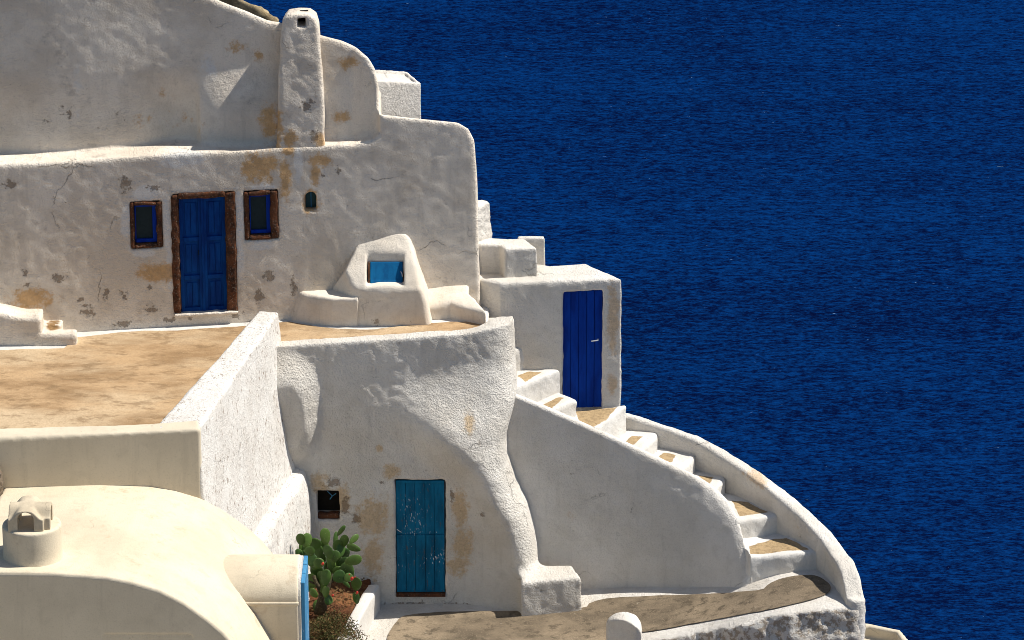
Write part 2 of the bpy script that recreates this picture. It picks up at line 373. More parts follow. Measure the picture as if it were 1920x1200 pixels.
fresh_ = S([(268, 365, 36, 22), (238, 420, 14, 50), (312, 420, 12, 70), (318, 500, 10, 70), (446, 400, 14, 70), (446, 480, 14, 60), (490, 352, 40, 10), (560, 310, 12, 40), (340, 300, 60, 20), (140, 180, 14, 90), (390, 140, 26, 40), (270, 475, 30, 10), (490, 460, 30, 12)])
dk += S([(rs.uniform(0, 540), rs.uniform(480, 605), rs.uniform(4, 12), rs.uniform(4, 12)) for _ in range(10)])
solid('wall', f_house, (hx0, -1.25, -.35), (-.35, 2.35, 5.6), M['facade'], house, .03, disp=((1.3, .006), (.35, .002), (.12, .003)), ochre=oc, dark=dk, fresh=fresh_)

# chimney
chP = xz([(505, 320), (517, 270), (521, 200), (524, 120), (527, 60), (530, 40), (538, 31), (555, 28), (578, 29), (590, 37), (595, 52), (598, 90), (602, 140), (606, 200), (610, 272), (612, 320)], lambda u, v: PF(u, v))
hol = rect(556, 573, 36, 55)
def f_ch(X, Y, Z):
    d = Y-yF(X); tz = np.clip((Z-3)/3, 0, 1)
    r = smax(smax(sdpoly(X, Z+.12*np.maximum(d, 0), chP), .02+.10*tz-d-.0, .05), d-.95+.25*tz, .08)
    return smax(r, -sdbox(X, d, Z, (hol[0], -1, hol[2]), (hol[1], .45, hol[3]), .02), .02)
solid('chimney', f_ch, (PF(505, 300)[0]-.1, -.6, 2.55), (PF(612, 300)[0]+.1, 1.5, 5.6), M['facade'], house, .022, ochre=S([(520, 245, 14, 55), (600, 262, 14, 20), (545, 262, 18, 20)]), dark=S([(575, 200, 18, 16), (588, 255, 12, 16)]))
dpt = MB(); dpt.fbox(lambda x, d, z: (x, yF(x)+d, z), hol[0]-.02, hol[1]+.02, .40, .46, hol[2]-.02, hol[3]+.02); dpt.build('flue', M['dark'], house)

fr = lambda x, d, z: (x, yF(x)+d, z)
# door
(ox0, ox1, oz0, oz1) = rect(*dor['o']); (ix0, ix1, iz0, iz1) = rect(*dor['u'])
door = thing('x', '', ''); door.name = 'door'
def part(name, parent): 
    o = bpy.data.objects.new(name, None); o.empty_display_size = .1; link(o, parent); return o
bpy.data.objects.remove(door)
df = part('door', house)
roughbox('frame', fr, ox0-.02, ix0, -.03, .2, oz0, oz1, M['stone'], df)
roughbox('frame', fr, ix1, ox1+.02, -.025, .2, oz0, oz1, M['stone'], df)
roughbox('frame', fr, ix0-.01, ix1+.01, -.028, .19, iz1, oz1+.02, M['stone'], df)
roughbox('sill', fr, ox0-.02, ox1+.02, -.06, .19, oz0-.035, oz0+.02, M['facade'], df)
b = MB(); W = ix1-ix0; H = iz1-iz0
b.fbox(fr, ix0, ix1, .10, .14, iz0, iz1)
mid = ix0+W*.50
for (a0, a1) in ((ix0, mid-.008), (mid+.008, ix1)):
    w = a1-a0; st = .055
    b.fbox(fr, a0, a0+st, .065, .101, iz0, iz1); b.fbox(fr, a1-st, a1, .065, .101, iz0, iz1)
    zr = [iz0, iz0+.30*H, iz0+.635*H, iz1]
    for k, z in enumerate(zr):
        hh = .07; zz0 = z if k == 0 else (z-hh if k == 3 else z-hh/2)
        b.fbox(fr, a0+st, a1-st, .067, .101, zz0, zz0+hh)
    for k in range(3):
        z0 = zr[k]+.09; z1 = zr[k+1]-.09
        b.fbox(fr, a0+st+.035, (a0+a1)/2-.004, .088, .101, z0, z1); b.fbox(fr, (a0+a1)/2+.004, a1-st-.035, .088, .101, z0, z1)
b.fbox(fr, mid-.02, mid+.02, .050, .081, iz0, iz1)
b.build('leaf', M['blue'], df, bevel=.004)
b = MB(); z = iz0+.5*H; b.tube([fr(mid-.07, .08, z), fr(mid-.07, .05, z), fr(mid-.07, .05, z+.08)], .008); b.build('handle', M['seam'], df)
def window(w, open_l):
    (ox0, ox1, oz0, oz1) = rect(*w['o']); (ix0, ix1, iz0, iz1) = rect(*w['u'])
    p = part('window', house)
    roughbox('surround', fr, ox0, ix0, -.02, .2, oz0, oz1, M['stone'], p)
    roughbox('surround', fr, ix1, ox1, -.018, .2, oz0, oz1, M['stone'], p)
    roughbox('surround', fr, ix0-.01, ix1+.01, -.019, .19, iz1, oz1, M['stone'], p)
    roughbox('surround', fr, ix0-.01, ix1+.01, -.022, .19, oz0, iz0, M['stone'], p)
    b = MB(); t = .04
    b.fbox(fr, ix0, ix0+.018, .09, .13, iz0, iz1); b.fbox(fr, ix1-.065, ix1, .07, .13, iz0, iz1)
    b.fbox(fr, ix0+.018, ix1-.065, .09, .13, iz1-.045, iz1); b.fbox(fr, ix0+.018, ix1-.065, .07, .13, iz0, iz0+.055)
    b.build('frame', M['bluewin'], p, bevel=.004)
    b = MB(); b.fbox(fr, ix0+.015, ix1-.06, .115, .122, iz0+.05, iz1-.04); b.build('pane', M['glass'], p)
window(win1, 0); window(win2, 0)
nw = part('niche_window', house)
b = MB(); n0, n1, nz0, nz1 = nic; cx = (n0+n1)/2; rr = (n1-n0)/2-.005
poly = [(cx-rr, nz0+.01), (cx+rr, nz0+.01)]+[(cx+rr*math.cos(a), nz1-rr+rr*math.sin(a)) for a in np.linspace(0, math.pi, 10)]
vs = [b.b.verts.new(fr(x, .14, z)) for x, z in poly]; b.b.faces.new(vs); vs = [b.b.verts.new(fr(x, .16, z)) for x, z in poly]; b.b.faces.new(vs)
b.build('pane', M['gglass'], nw)
b = MB(); b.fbox(fr, cx-.006, cx+.006, .125, .139, nz0+.01, nz1-.01); b.build('bar', M['shutter'], nw)

# parapet block behind upper wall
pa, pb_ = PY(700, 151, 2.0), PY(790, 156, 2.5)
def f_pb(X, Y, Z):
    q = [tuple(pa[:2]), tuple(pb_[:2]), (pb_[0]-.25, pb_[1]+.45), (pa[0]-.25, pa[1]+.5)]
    zt_ = pa[2]+(pb_[2]-pa[2])*(X-pa[0])/(pb_[0]-pa[0])
    sd_ = sdpoly(X, Y, q)
    r = smax(smax(sd_, Z-zt_, .02), 2.0-Z)
    return smax(r, -np.maximum(sd_+.06, zt_-.05-Z), .02)
t = thing('rooftop_parapet', 'small sunlit white parapet block at the roof edge, right of the rounded upper wall', 'parapet', (float(pa[0]), 2.0, 2.2))
solid('wall', f_pb, (pa[0]-.5, 1.8, 1.9), (pb_[0]+.2, 3.3, pa[2]+.2), M['white'], t, .025, disp=((.4, .006), (.1, .003)))

# hillside at the top
def f_hs(X, Y, Z):
    d = Y-3.2
    q = xz([(150, 60), (150, -300), (330, -120), (413, -22), (455, -4), (485, 10), (505, 25), (517, 33), (517, 60)], lambda u, v: PY(u, v, 3.2))
    return smax(smax(sdpoly(X, Z+.45*np.maximum(d, 0), q), -d, .1), d-1.5, .1)
o = solid('hillside', f_hs, (-7.5, 3., 3.4), (-3.4, 5.2, 7.6), M['hill'], None, .04, disp=((.3, .05), (.1, .03)))
tag(o, 'dry brown hillside behind the upper wall', kind='structure')

# ================================================================== TERRACE
wh = M['white']
def sheet(name, pts3, mat, kind='structure', label=None, parent=None, sub=None):
    me = bpy.data.meshes.new(name); me.from_pydata([tuple(p) for p in pts3], [], [list(range(len(pts3)))]); me.update(); me.materials.append(mat)
    o = link(bpy.data.objects.new(name, me), parent); tag(o, label, kind=kind); return o
def wob(poly, amp=.02, step=.12, seed=0):
    out = []; n = len(poly)
    for i in range(n):
        a = np.array(poly[i], float); c = np.array(poly[(i+1) % n], float); L = np.linalg.norm(c-a); k = max(1, int(L/step))
        for j in range(k): out.append(a+(c-a)*j/k)
    out = np.array(out); q = np.concatenate([out*3., np.full((len(out), 1), seed*3.3)], 1)
    out[:, 0] += vnoise(q)*2*amp+vnoise(q*4)*amp; out[:, 1] += vnoise(q+31)*2*amp+vnoise(q*4+9)*amp
    return out
# white slab under the terrace
def f_ts(X, Y, Z):
    q = [(-9.2, -6.3), (-4.75, -5.85), (-3.8, -1.0), (-.42, -.55), (-.35, .9), (-.4, .75), (-9.2, -.6)]
    return smax(sdpoly(X, Y, q), smax(Z+.0, -.30-Z, .01), .01)
o = solid('terrace_slab', f_ts, (-9.4, -7.5, -.4), (.5, 1.2, .1), M['stair'], None, .06, disp=()); tag(o, 'white edges of the upper terrace', kind='structure')
tp = wob(xy([(-60, 658), (30, 656), (120, 653), (145, 632), (240, 622), (333, 619), (457, 612), (540, 603), (640, 617), (705, 617), (800, 606), (900, 603), (905, 612), (880, 623), (700, 634), (527, 642), (470, 640), (290, 800), (290, 830), (-60, 840)], .016), .035, .12, 1)
sheet('terrace_floor', [(x, y, .016) for x, y in tp], M['terrace'], label='ochre cement floor of the upper terrace')

# little steps on the left of the terrace
st = thing('terrace_steps', 'low white masonry steps at the left end of the ochre terrace', 'steps', (-7.8, -1.2, 0))
ya = PZ(70, 648, 0)[1]
a0 = PY(76, 648, ya)
def f_ls(X, Y, Z):
    top = PY(70, 598, ya)[2]; x1 = PY(77, 600, ya)[0]; x2 = PY(143, 640, ya-.0)[0]; z2 = PY(140, 627, ya)[2]
    a = sdbox(X, Y, Z, (-9.2, ya, -.2), (x1, ya+.55, 9), .06)
    a = smax(a, Z-(top+.12*sstep(x1-.2, x1-.8, X)), .05)
    b = sdbox(X, Y, Z, (-9.2, ya, -.2), (x2, ya+.30, z2), .05)
    c = sdbox(X, Y, Z, (x1-.1, ya+.3, -.2), (x2-.25, ya+.62, z2+.05), .05)
    return smin(smin(a, b, .03), c, .03)
solid('masonry', f_ls, (-9.1, ya-.15, -.15), (-6.7, ya+.9, 1.), M['facade'], st, .025, brown=[(PY(100, 612, ya+.4), (.2, .3, .12))])

# ================================================================== CISTERN with bench
ci = thing('cistern', 'white sloping-fronted cistern with small blue hatch and low benches against the facade', 'cistern', (-2.0, -.1, 0))
yb = PZ(705, 612, 0)[1]
xl = PY(666, 545, yb)[0]; zsh = PY(700, 545, yb)[2]
ap = PF(740, 439); sy = (ap[2]-zsh)/(ap[1]-yb)
frP = xz([(655, 640), (661, 560), (668, 540), (670, 465), (700, 452), (740, 438), (762, 447), (778, 480), (790, 520), (798, 545), (810, 600), (812, 640)], lambda u, v: PY(u, v, .05))
hc = [PY(688, 534, yb+.12)[0], PY(757, 534, yb+.12)[0], PY(700, 534, yb+.10)[2]]
xA = PY(668, 464, .1)[0]; zA = PY(668, 464, .1)[2]; xB = PF(628, 535)[0]; zB = PF(628, 535)[2]
def f_ci(X, Y, Z):
    d = Y-yb
    r = np.maximum(yb+.06*(X-xl-.6)**2-Y, Z-zsh-sy*(Y-yb))
    r = smax(yb+.10*(X-xl-.6)**2-Y, (Z-zsh-sy*(Y-yb))*.7, .04)
    P = sdpoly(X, Z, frP)
    # left flank leans back to the facade
    k = (zA-zB)/(xA-xB)
    left = np.maximum((xl-.9*(d)*np.clip(1.2-Z*.4, .3, 1)-X)*.75, (Z-zA-k*(X-xA))/math.hypot(1, k))
    right = sdpoly(X, Z, [(xl-2, -1), (xl-2, 3)]+frP[4:])
    r = smax(smax(r, left, .05), right, .10)
    r = smax(r, Y-.75, .02)
    rec = sdbox(X, Y, Z, (hc[0], -2, hc[2]), (hc[1], yb+.40, 2.0), .03)
    return smax(r, -smax(rec, Z-(PY(720, 470, .15)[2]), .02), .04)
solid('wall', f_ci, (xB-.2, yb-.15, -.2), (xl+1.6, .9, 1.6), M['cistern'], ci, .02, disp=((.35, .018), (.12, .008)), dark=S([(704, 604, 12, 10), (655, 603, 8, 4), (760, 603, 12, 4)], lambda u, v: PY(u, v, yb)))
zt = PY(620, 560, yb)[2]
lbP = [tuple(PZ(u, v, 0)[:2]) for u, v in ((540, 597), (552, 603), (580, 608), (620, 612), (680, 613), (700, 590))]+[(-2.2, .6), (-3.6, .6)]
def f_lb(X, Y, Z):
    r = sdpoly(X-.38*np.clip(Z, 0, 1)*sstep(-2.7, -3.3, X), Y, lbP)
    return smax(smax(r, Z-zt-.03*(X+3), .05), Y-.6)
solid('bench', f_lb, (-3.9, yb-.2, -.2), (xl+.05, .7, .8), M['cistern'], ci, .02, dark=S([(545, 590, 8, 14)], lambda u, v: PY(u, v, yb)))
zb0 = PF(840, 537)[2]
xr0 = PY(799, 560, 0)[0]; xr1 = PY(915, 600, yb)[0]
rbP = xy([(790, 600), (845, 598), (880, 606), (914, 613), (918, 600), (890, 560)], 0)+[(-.5, .9), (-1.6, .9)]
def f_rb(X, Y, Z):
    z1 = interp(X, [xr0, xr1], [.10, .27]); yf = interp(X, [xr0, xr1], [yb+.1, yb])
    zz = z1+(zb0-z1)*np.clip((Y-yf)/(.45-yf), -.3, 1)
    return smax(smax(sdpoly(X, Y, rbP), Z-zz, .06), (X-(xr1-.30*np.clip((Y-yb)/.6, 0, 1)-.01)), .06)
solid('bench', f_rb, (xr0-.15, yb-.2, -.2), (xr1+.15, .8, .75), M['cistern'], ci, .02)
# hatch
hp = part('hatch', ci)
hx0_, hx1_ = PY(694, 512, yb+.28)[0], PY(755, 512, yb+.28)[0]; hz0, hz1 = PY(720, 531, yb+.22)[2], PY(720, 491, yb+.38)[2]
def frh(x, d, z): t = (z-hz0)/(hz1-hz0); return (x, yb+.20+.17*t+d, z+.02*(x-hx0_)*0)
b = MB(); b.fbox(frh, hx0_, hx1_, 0, .03, hz0, hz1); b.fbox(frh, hx0_+.01, hx1_-.01, -.012, 0.001, hz0+.0, hz0+.055); b.build('panel', M['bluehatch'], hp, bevel=.006)
b = MB(); b.fbox(frh, hx0_-.03, hx0_-.006, .0, .03, hz0-.01, hz1); b.fbox(frh, hx0_-.03, hx1_+.02, .012, .04, hz0-.03, hz0-.006); b.fbox(frh, hx1_+.006, hx1_+.025, .0, .03, hz0, hz1); b.build('frame', M['stone'], hp)
b = MB(); b.tube([frh(hx1_-.03, -.01, (hz0+hz1)/2+.02), frh(hx1_-.01, -.035, (hz0+hz1)/2-.0), frh(hx1_-.005, -.01, (hz0+hz1)/2-.05)], .006); b.build('latch', M['metal'], hp)

# ================================================================== LANDING HUT with ultramarine door
ZL = -1.72
ybx = PZ(1168, 757, ZL)[1]; ybl = PZ(1083, 765, ZL)[1]
zr = PY(1168, 522, ybx)[2]
hut = thing('landing_hut', 'white flat-roofed hut with tall ultramarine door beside the upper stairs', 'hut', (float(PZ(1110, 760, ZL)[0]), float(ybx), ZL))
tpP = xy([(872, 516), (900, 524), (938, 531), (1168, 522), (1098, 492), (1030, 497), (985, 488), (890, 470)], zr)
xbr, ybr = tpP[3]
sl = (tpP[3][1]-tpP[2][1])/(tpP[3][0]-tpP[2][0])
frb = lambda x, d, z: (x, tpP[3][1]+sl*(x-xbr)+d, z)
def rectb(u0, u1, v0, v1):
    n = (-sl, 1, 0); c = tpP[3][1]-sl*xbr
    a = hit(u0, v1, n, c); b_ = hit(u1, v0, n, c); return a[0], b_[0], a[2], b_[2]
dx0, dx1, dz0, dz1 = rectb(1055, 1130, 545, 757)
def f_hut(X, Y, Z):
    r = smax(sdpoly(X, Y, tpP), smax(Z-zr, -4.5-Z, .02), .06)
    d = Y-(tpP[3][1]+sl*(X-xbr))
    return smax(r, -sdbox(X, d, Z, (dx0, -1, dz0-.5), (dx1, .16, dz1), .01), .02)
solid('wall', f_hut, (tpP[0][0]-.1, .0, -2.6), (xbr+.15, 3.2, zr+.15), M['white'], hut, .025, disp=((.8, .015), (.25, .01), (.08, .005)), ochre=S([(1150, 600, 16, 90), (1148, 720, 14, 30)], lambda u, v: PY(u, v, ybx)))
hd = part('door', hut)
b = MB(); n = 5; w = (dx1-dx0)/n
for i in range(n): b.fbox(frb, dx0+i*w+.004, dx0+(i+1)*w-.004, .05, .09, dz0-.1, dz1-.01)
b.fbox(frb, dx0, dx1, .075, .10, dz0-.1, dz1); b.fbox(frb, dx0, dx0+.02, .035, .08, dz0-.1, dz1); b.fbox(frb, dx1-.02, dx1, .035, .08, dz0-.1, dz1)
b.build('leaf', M['bluedark'], hd, bevel=.004)
hz = PY(1115, 636, ybx)[2]; hxx = PY(1120, 636, ybx)[0]
b = MB(); b.tube([frb(hxx+.01, .05, hz), frb(hxx+.01, .0, hz), frb(hxx-.0, -.005, hz), frb(hxx-.10, -.005, hz-.01)], .011); b.build('handle', M['metal'], hd)

# blocks on hut roof
def blk(name, label, cat, px, zt_, z0, topv, uv_front, mat=M['white'], h=.025, k=.05, extra=None):
    q = xy(px, zt_)
    xs_ = [a for a, _ in q]; ys_ = [a for _, a in q]
    t = thing(name, label, cat, (sum(xs_)/len(q), sum(ys_)/len(q), z0))
    solid('masonry', lambda X, Y, Z: smax(sdpoly(X, Y, q), smax(Z-zt_, z0-.1-Z, .01), k), (min(xs_)-.1, min(ys_)-.1, z0-.15), (max(xs_)+.1, max(ys_)+.1, zt_+.1), mat, t, h)
    return t
yk = PZ(1008, 517, zr)[1]; zk = PY(1008, 463, yk)[2]
blk('masonry_block', 'low white block with notched sunlit top standing on the hut roof', 'block', [(890, 458), (938, 459), (947, 467), (1008, 464), (985, 446), (890, 446)], zk, zr, 0, 0)
yk2 = PZ(1026, 496, zr)[1]; zk2 = PY(1020, 446, yk2)[2]
blk('masonry_block', 'narrow upright white slab at the back of the hut roof', 'block', [(970, 447), (1023, 446), (1020, 442), (970, 442)], zk2, zr-.1, 0, 0, k=.03)
yk3 = yk+.5; zk3 = PY(917, 378, yk3)[2]
q3 = xy([(880, 395), (893, 389), (918, 378), (905, 372), (880, 372)], zk3)
t = thing('roof_pier', 'slim leaning white pier rising behind the right corner of the big facade', 'pier', (q3[2][0], q3[2][1], zr))
solid('masonry', lambda X, Y, Z: smax(sdpoly(X-.07*(zk3-Z), Y, q3), smax(Z-zk3, zr-.2-Z, .01), .05), (q3[0][0]-.2, min(p[1] for p in q3)-.2, zr-.3), (q3[2][0]+.35, max(p[1] for p in q3)+.2, zk3+.1), M['white'], t, .02, disp=((.2, .02), (.07, .012)))

# ================================================================== LOWER HOUSE (bulging retaining wall)
lh = thing('retaining_house', 'bulging whitewashed lower house wall with worn teal door and tiny window under the terrace', 'house', (-1.5, -1.2, -4.5))
yT0 = PZ(527, 648, .08)[1]; xT0 = PZ(527, 648, .08)[0]; yT1 = PZ(930, 618, .12)[1]; xT1 = PZ(930, 618, .12)[0]
YB = -1.12
zsil = [(962, 600, -.5), (966, 680, -.6), (969, 742, -.7), (958, 785, -.8), (949, 820, -.9), (951, 865, -1.0), (966, 912, -1.05), (988, 960, -1.1), (1002, 1010, -1.1), (1010, 1080, -1.15), (1016, 1150, -1.2)]
sz = np.array([PY(u, v, y)[[0, 2]] for u, v, y in zsil]); o_ = np.argsort(sz[:, 1])
def xr_(Z): return interp(Z, sz[o_, 1], sz[o_, 0])
L1a = PY(680, 742, -1.2); L1b = PY(960, 655, -.6)
L2 = [PY(690, 745, -1.2), PY(760, 800, -1.2), (PY(850, 890, -1.2)), PY(905, 980, -1.2), PY(935, 1060, -1.2), PY(950, 1150, -1.2)]
L2z = np.array([p[2] for p in L2])[::-1]; L2x = np.array([p[0] for p in L2])[::-1]
lc = PY(536, 772, -1.2)
def yA(X, Z):
    yt = yT0+(yT1-yT0)*np.clip((X-xT0)/(xT1-xT0), -.2, 1.3)+.0
    yl = YB-.10*sstep(-.8, .4, X)
    t = sstep(-.3, -2.0, Z)
    y = yt+(yl-yt)*t
    zl = L1a[2]+(L1b[2]-L1a[2])*(X-L1a[0])/(L1b[0]-L1a[0])
    p = sstep(0., 1.25, zl-Z)*sstep(-.45, .85, X-interp(Z, L2z, L2x))
    lx = interp(Z, L2z, L2x); fall = sstep(0, 1, (X-lx-.30)/np.maximum(xr_(Z)+.30-lx-.30, .2))
    p = p*(1-.85*fall)
    y = y-.44*p*(1-.30*sstep(-2.6, -4, Z))
    rr = (np.abs((X-lc[0])/.50)**2.4+np.abs((Z-lc[2])/.92)**2.4)**(1/2.4)
    y = y-.26*sstep(1.25, .55, rr)*sstep(-2.4, -1.6, Z)
    y = y-.12*sstep(-4.0, -4.5, Z)*sstep(-1.0, -.2, X)
    return y
def rA(u0, u1, v0, v1, y=YB):
    a = PY(u0, v1, y); c = PY(u1, v0, y); return a[0], c[0], a[2], c[2]
aD = rA(743, 834, 901, 1113); aW = rA(595, 636, 921, 976)
xcorn = PZ(962, 600, .2)[0]
def f_A(X, Y, Z):
    ztop = .07+.08*sstep(xT1-.6, xT1, X)
    y = yA(X, Z)
    k = .55
    r = smax((y-Y)*.93, (X-xr_(Z))*.97, .45+.10*sstep(-1.8, -2.6, Z))
    topw = smax(r, (Z-ztop), .02)
    back = Y-y-.26-.28*sstep(xT1-.35, xT1+.05, X)
    body = smax(r, Z+.06, .02)
    res = np.minimum(smax(topw, back, .04), body)
    res = np.maximum(np.maximum(res, Y-.3), -5.0-Z)
    res = smax(res, -sdbox(X, Y, Z, (aD[0], -4, aD[2]), (aD[1], YB+.16, aD[3]), .01), .025)
    res = smax(res, -sdbox(X, Y, Z, (aW[0], -4, aW[2]), (aW[1], YB+.25, aW[3]), .02), .03)
    res = smin(res, smax(sdpoly(X, Y, [(spA[0][0]-.3, spA[0][1]), spA[1], spA[2], (spA[3][0]-.3, spA[3][1])]), smax(Z-zsA, -4.9-Z, .01), .07), .16)
    return res
zsA = PY(1088, 1082, -1.5)[2]; spA = xy([(1008, 1060), (1072, 1058), (1090, 1082), (1012, 1092)], zsA)
fA = lambda u, v: PY(u, v, YB)
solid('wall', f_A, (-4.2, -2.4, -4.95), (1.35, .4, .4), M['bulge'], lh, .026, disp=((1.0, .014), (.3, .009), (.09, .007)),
      ochre=S([(600, 905, 24, 26), (640, 935, 22, 40), (735, 885, 26, 22), (700, 975, 40, 60), (700, 1040, 30, 60), (862, 950, 22, 50), (868, 1030, 30, 50), (712, 840, 10, 10), (860, 1060, 30, 30), (880, 790, 14, 30)], fA),
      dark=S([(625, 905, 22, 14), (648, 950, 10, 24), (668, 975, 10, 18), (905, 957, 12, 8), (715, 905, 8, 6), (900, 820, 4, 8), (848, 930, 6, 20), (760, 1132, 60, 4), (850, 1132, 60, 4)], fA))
# teal door
ad = part('door', lh)
frA = lambda x, d, z: (x, YB+d, z)
b = MB(); n = 5; ws = [.20, .19, .21, .19, .21]; x = aD[0]+.01; WW = aD[1]-aD[0]-.02; zm = PY(790, 1003, YB)[2]
for w in ws:
    b.fbox(frA, x+.003, x+w*WW-.003, .03, .06, aD[2]+.02, zm-.006); b.fbox(frA, x+.003, x+w*WW-.003, .03, .06, zm+.006, aD[3]-.01); x += w*WW
b.fbox(frA, aD[0]+.01, aD[1]-.01, .05, .075, aD[2]+.02, aD[3]-.01)
b.fbox(frA, aD[0]+.01, aD[1]-.01, .015, .031, aD[3]-.055, aD[3]-.01); b.fbox(frA, aD[0]+.01, aD[1]-.01, .022, .031, aD[2]+.02, aD[2]+.05)
b.build('leaf', M['teal'], ad, bevel=.003)
b = MB(); b.fbox(frA, aD[0], aD[1], -.02, .2, aD[2]-.05, aD[2]+.01); b.build('threshold', M['stone'], ad)
b = MB(); b.tube([frA(aD[0]+.02, .0, zm+.10), frA(aD[0]+.06, -.01, zm+.07), frA(aD[0]+.09, .02, zm+.04)], .006); b.build('latch', M['metal'], ad)
aw = part('window', lh)
b = MB(); b.fbox(frA, aW[0]-.02, aW[1]+.02, .20, .22, aW[2]+.1, aW[3]+.02); b.build('pane', M['dark'], aw)
b = MB(); b.tube([frA(aW[0]+.16, .15, aW[3]-.06), frA(aW[0]+.24, .14, aW[3]-.14), frA(aW[0]+.30, .15, aW[3]-.10)], .008, 6); b.tube([frA(aW[0]+.24, .14, aW[3]-.14), frA(aW[0]+.20, .15, aW[3]-.2)], .008, 6); b.build('bar', M['shutter'], aw)
roughbox('sill', frA, aW[0], aW[1], .06, .2, aW[2], aW[2]+.09, M['stone'], aw)

# ================================================================== STAIRS
SW = [(960, 738, -.55), (1020, 764, -.55), (1080, 790, -.55), (1160, 826, -.55), (1230, 860, -.58), (1290, 888, -.65), (1340, 917, -.78), (1368, 943, -.95), (1387, 975, -1.2), (1399, 1020, -1.6), (1406, 1060, -1.9), (1411, 1098, -2.2)]
BW = [(950, 1115, -.60), (1090, 1108, -.62), (1180, 1106, -.75), (1300, 1103, -1.10), (1360, 1101, -1.6), (1410, 1100, -2.1)]
sw = np.array([PY(*p) for p in SW]); bw = np.array([PY(*p) for p in BW])
swp = [(a[0], a[2]) for a in sw]+[(sw[-1][0]+.01, -5.2), (sw[0][0]-.4, -5.2), (sw[0][0]-.4, sw[0][2]+.15)]
def smooth_tab(A, n=160, it=60):
    x = np.linspace(A[0, 0], A[-1, 0], n); r = np.stack([x]+[np.interp(x, A[:, 0], A[:, k]) for k in range(1, A.shape[1])], 1)
    for _ in range(it): r[1:-1, 1:] = (r[:-2, 1:]+2*r[1:-1, 1:]+r[2:, 1:])/4
    return r
sw0 = sw; sw = smooth_tab(sw, 160, 14); bw = smooth_tab(bw, 160, 160)
def y_sw(X, Z):
    zt_ = interp(X, sw[:, 0], sw[:, 2]); yt = interp(X, sw[:, 0], sw[:, 1]); zb = interp(X, bw[:, 0], bw[:, 2]); yb_ = interp(X, bw[:, 0], bw[:, 1])
    t = np.clip((zt_-Z)/np.maximum(zt_-zb, .3), 0, 1.1)
    return yt+(yb_-yt)*t+.10*sstep(sw0[-3][0]-.25, sw[-1][0], X)**2, t
def f_sw(X, Y, Z):
    y, t = y_sw(X, Z)
    kk = .05+.17*sstep(2.9, 3.5, X)
    return smax(smax(sdpoly(X, Z, swp), y-Y, kk), Y-y-.13-1.4*t*sstep(3.0, 3.3, X), .03)
t = thing('stair_wall', 'smooth whitewashed wall with sloping top running down beside the stairs', 'wall', (2.0, -1.6, -4.0))
solid('masonry', f_sw, (-.2, -2.5, -4.9), (sw[-1][0]+.15, .6, -.8), M['white'], t, .026, disp=((1.2, .012), (.3, .007), (.09, .004)), ochre=S([(1070, 995, 18, 20), (1010, 975, 10, 8)], lambda u, v: PY(u, v, -1.2)), dark=S([(1187, 983, 7, 10), (1100, 870, 4, 4)], lambda u, v: PY(u, v, -1.2)))

stairs = thing('staircase', 'winding whitewashed stairs with brown worn treads climbing from the courtyard to the hut', 'stairs', (2.5, -.5, -3.6))
# z, front px, back px
STP = [(-3.32, (1400, 1044), (1540, 1035)), (-3.0, (1385, 977), (1467, 962)), (-2.75, (1335, 925), (1360, 900)), (-2.48, (1275, 880), (1304, 855)), (-2.22, (1203, 845), (1233, 819)),
       (-1.72, (1108, 806), (1176, 756)), (-1.45, (1022, 773), (1083, 751)), (-1.05, (972, 721), (1052, 692)), (-.65, (955, 657), (993, 645))]
pl = [(PZ(*f_, z)[:2], PZ(*b_, z)[:2], z) for z, f_, b_ in STP]
patch = [[(1405, 1024), (1453, 1010), (1474, 1010), (1516, 1031), (1407, 1038)], [(1372, 940), (1403, 942), (1441, 958), (1387, 969)], [(1310, 892), (1336, 894), (1330, 908)],
         [(1236, 857), (1244, 850), (1267, 853), (1259, 865), (1249, 869)], [(1171, 831), (1186, 818), (1205, 818), (1188, 834)], [(1080, 769), (1156, 762), (1137, 782), (1107, 802), (1086, 792)],
         [(1012, 759), (1048, 746), (1057, 748), (1031, 768)], [(970, 705), (992, 695), (1015, 696), (985, 713)], None]
for i, (fp, bp, z) in enumerate(pl):
    if i+1 < len(pl): nf, nb, _ = pl[i+1]
    else: nf, nb = fp+np.array([-.6, .2]), bp+np.array([-.6, .2])
    fe = fp.copy()
    dirv = (bp-fp)/np.linalg.norm(bp-fp)
    f2 = fp-dirv*.25 if i > 1 else fp-dirv*.05
    b2 = bp+dirv*.0
    q = [tuple(f2), tuple(b2)]
    if i in (0, 1, 2, 3, 4): q += [tuple(b2+np.array([.0, .25]))]
    q += [tuple(nb+np.array([-.15, .22])), tuple(nf+np.array([-.25, -.05]))]
    z0 = z-1.0
    xs_ = [a for a, _ in q]; ys_ = [a for _, a in q]
    br = []
    if patch[i]:
        br = [('patch', (xy(patch[i], z), z))]
    solid('step', lambda X, Y, Z: np.maximum(smax(sdpoly(X, Y, q), smax(Z-z+.015*np.sin(X*5), z0-Z, .01), .08), np.where(X < sw[-1][0]-.03, y_sw(X, Z)[0]+.05-Y, -1.)), (min(xs_)-.1, min(ys_)-.1, z0-.06), (max(xs_)+.1, max(ys_)+.1, z+.09), M['stair'], stairs, .022, disp=((.35, .022), (.1, .007)), brown=br)

